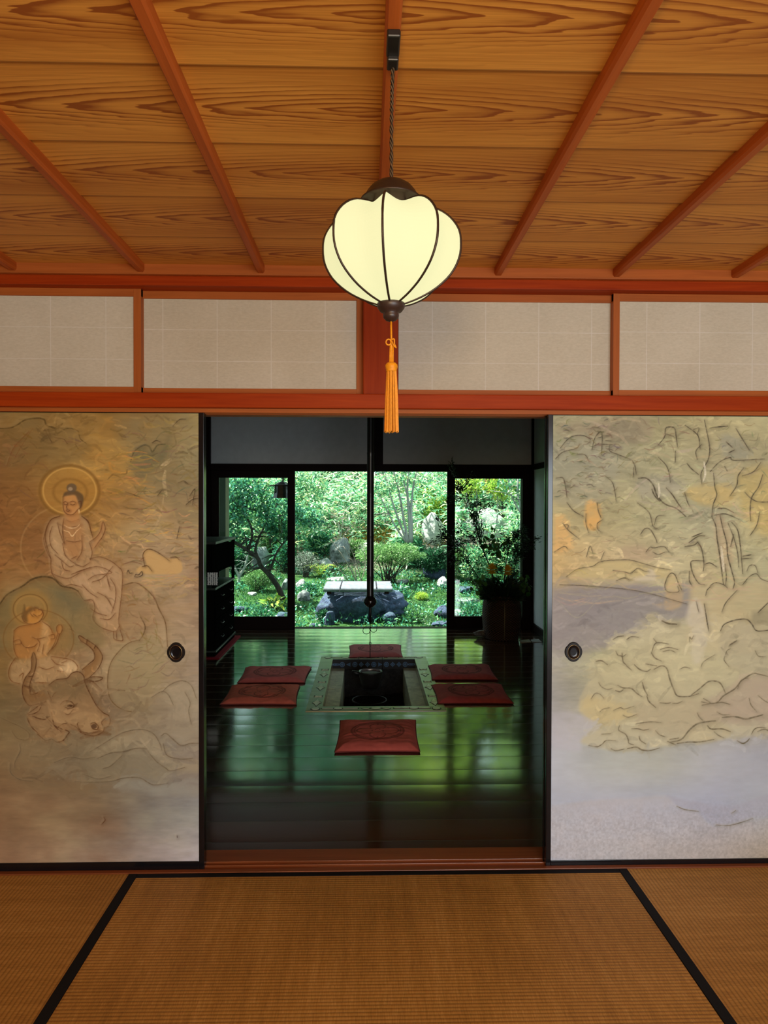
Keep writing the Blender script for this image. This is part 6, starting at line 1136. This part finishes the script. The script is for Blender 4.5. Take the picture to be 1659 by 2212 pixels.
gtree('slender_tree', 'slender pale stems behind the flower branches in the right pane', 17.0, [([(1010, 1200), (1012, 1120), (1006, 1030), (1010, 990)], 1), ([(1020, 1200), (1030, 1100), (1024, 1010)], .7), ([(1066, 1180), (1075, 1100), (1068, 1020)], .8)], MAT['leaf_yel'], 1500, .11, .04, [(1010, 1050, 40, 25), (1060, 1040, 40, 25), (1090, 1060, 30, 24)], MAT['bark_pale'], .03, seed=6, twigs=16)
gtree('red_tinged_maple', 'maple with reddish leaves at the top of the right pane', 20.0, [([(1085, 1180), (1085, 1090), (1075, 1000)], 1), ([(1085, 1110), (1105, 1060), (1110, 1000)], .7)], mat_leaf('red_green_maple', [(.35, .10, .06), (.20, .30, .06), (.45, .18, .10), (.25, .35, .08)], .5), 1300, .12, .05, [(1080, 1050, 40, 20), (1060, 1030, 30, 16)], MAT['bark'], .04, seed=7, twigs=10)
gtree('bare_shrub', 'bare arching twigs rising behind the bamboo lid', 13.6, [([(772, 1262), (755, 1225), (735, 1195), (715, 1165)], 1), ([(770, 1262), (765, 1220), (742, 1180)], .8), ([(778, 1262), (790, 1220), (785, 1185)], .8), ([(760, 1262), (735, 1232), (720, 1215)], .7), ([(782, 1262), (772, 1225), (760, 1190), (745, 1160)], .8), ([(790, 1262), (800, 1230), (820, 1200)], .7)], MAT['leaf_mid'], 0, .05, .02, [], wood('pale_twig', (.10, .09, .06), (.26, .24, .18), .8, 2), .012, seed=8, twigs=26, tl=.22, cat='shrub')
gtree('bare_shrub', 'pale dry twiggy bush on the slope above the standing stone', 17.5, [([(735, 1165), (732, 1135), (722, 1115), (700, 1105)], 1), ([(735, 1165), (740, 1130), (745, 1105), (765, 1085)], 1), ([(737, 1165), (755, 1140), (775, 1125)], .8), ([(733, 1165), (715, 1145), (690, 1135)], .8)], MAT['leaf_mid'], 0, .05, .02, [], wood('silver_twig', (.30, .29, .26), (.5, .5, .46), .8, 2), .014, seed=9, twigs=50, tl=.35, cat='shrub')
# stakes, orange moss patch
for px, lb in ((677, 'short wooden stake on the slope left of the standing stone, the left one'), (703, 'short wooden stake on the slope left of the standing stone, the right one')):
    b = gp(px, 1200); s = b.y/1500; MB()
    o = MB().tube([(b.x, b.y, b.z-.05), (b.x, b.y, b.z+32*s*(1 if px < 690 else .8))], .035, 8).obj('wooden_stake', plain('grey_brown_stake', (.20, .17, .12), .8)); tag(o, lb, 'stake', 'stakes on the slope')
x = rng.normal(0, .55, 2600); y = rng.normal(0, .4, 2600); b = gp(835, 1160); z = np.array([gz(b.x+a, b.y+c) for a, c in zip(x, y)])
o = leaves_mesh('orange_moss_patch', np.stack([b.x+x, b.y+y, z+.02], 1), rnd(2600, .8), rnd(2600), .06, .025, MAT['leaf_or']); tag(o, 'patch of orange-yellow moss left of the pale multi-stemmed tree', 'moss', kind='stuff')

# taller foliage above and behind the slope
x, y = scatter(16000, -1, 1, 9.8, 16.8, 9); keep = np.array([noise.noise(Vector((a*1.5+9, b*1.5, 2))) > -.02 for a, b in zip(x, y)]); x, y = x[keep], y[keep]; z = np.array([gz(a, b) for a, b in zip(x, y)])
o = leaves_mesh('ground_cover_plants', np.stack([x, y, z+rng.uniform(0, .13, len(x))], 1), rnd(len(x), .4), rnd(len(x), .8), rng.uniform(.04, .09, len(x)), .03, MAT['leaf_mid']); tag(o, 'patches of low bluish-green leafy ground cover among the garden rocks', 'ground cover', kind='stuff')
for k, (X_, Y_, W2, H2, mt, lb) in enumerate([(-7.5, 24.5, 3.0, 9, 'leaf_mid', 'dense bluish-green tree behind the slope, farthest left'), (-4.2, 26.5, 3.0, 10, 'leaf_mint', 'tall green tree behind the slope, left of the opening'), (-1.4, 25.0, 2.4, 9, 'leaf_mid', 'tall green tree behind the slope, centre left'), (1.2, 27.0, 2.6, 10, 'leaf_yel', 'tall yellow-green tree behind the slope, centre right'), (3.9, 25.5, 2.6, 9.5, 'leaf_yel', 'tall yellow-green tree behind the slope, right of the opening'), (7.0, 26.5, 3.0, 9, 'leaf_mint', 'pale green tree behind the slope, farthest right')]):
    zb = gz(X_, Y_); e = empty('background_tree', (X_, Y_, zb), lb, 'tree', 'trees behind the slope'); r = np.random.default_rng(50+k); R_ = random.Random(k); m = MB()
    m.tube([(X_, Y_, zb-.1), (X_+.1, Y_, zb+H2*.4), (X_-.1, Y_, zb+H2*.85)], [.16, .12, .04], 8)
    for q in range(16): a = R_.uniform(0, 6.28); h_ = zb+H2*R_.uniform(.1, .8); m.tube([(X_, Y_, h_), (X_+W2*.45*math.cos(a), Y_+W2*.4*math.sin(a), h_+.5), (X_+W2*.85*math.cos(a), Y_+W2*.7*math.sin(a), h_+.8)], [.05, .035, .015], 5)
    m.obj('trunk', MAT['bark'], e, smooth=True)
    n = 9000; u = r.normal(size=(n, 3)); u /= np.linalg.norm(u, axis=1, keepdims=True); u *= (r.random(n)**.4)[:, None]; Pn = np.array([X_, Y_, zb+H2*.5])+u*np.array([W2, W2*.7, H2*.52]); Pn = Pn[[noise.noise(Vector(p_)*.8) > -.2 for p_ in Pn]]; n = len(Pn)
    leaves_mesh('foliage', Pn, r.normal(size=(n, 3)), rnd(n, .7), r.uniform(.18, .38, n), .13, MAT[mt], e)
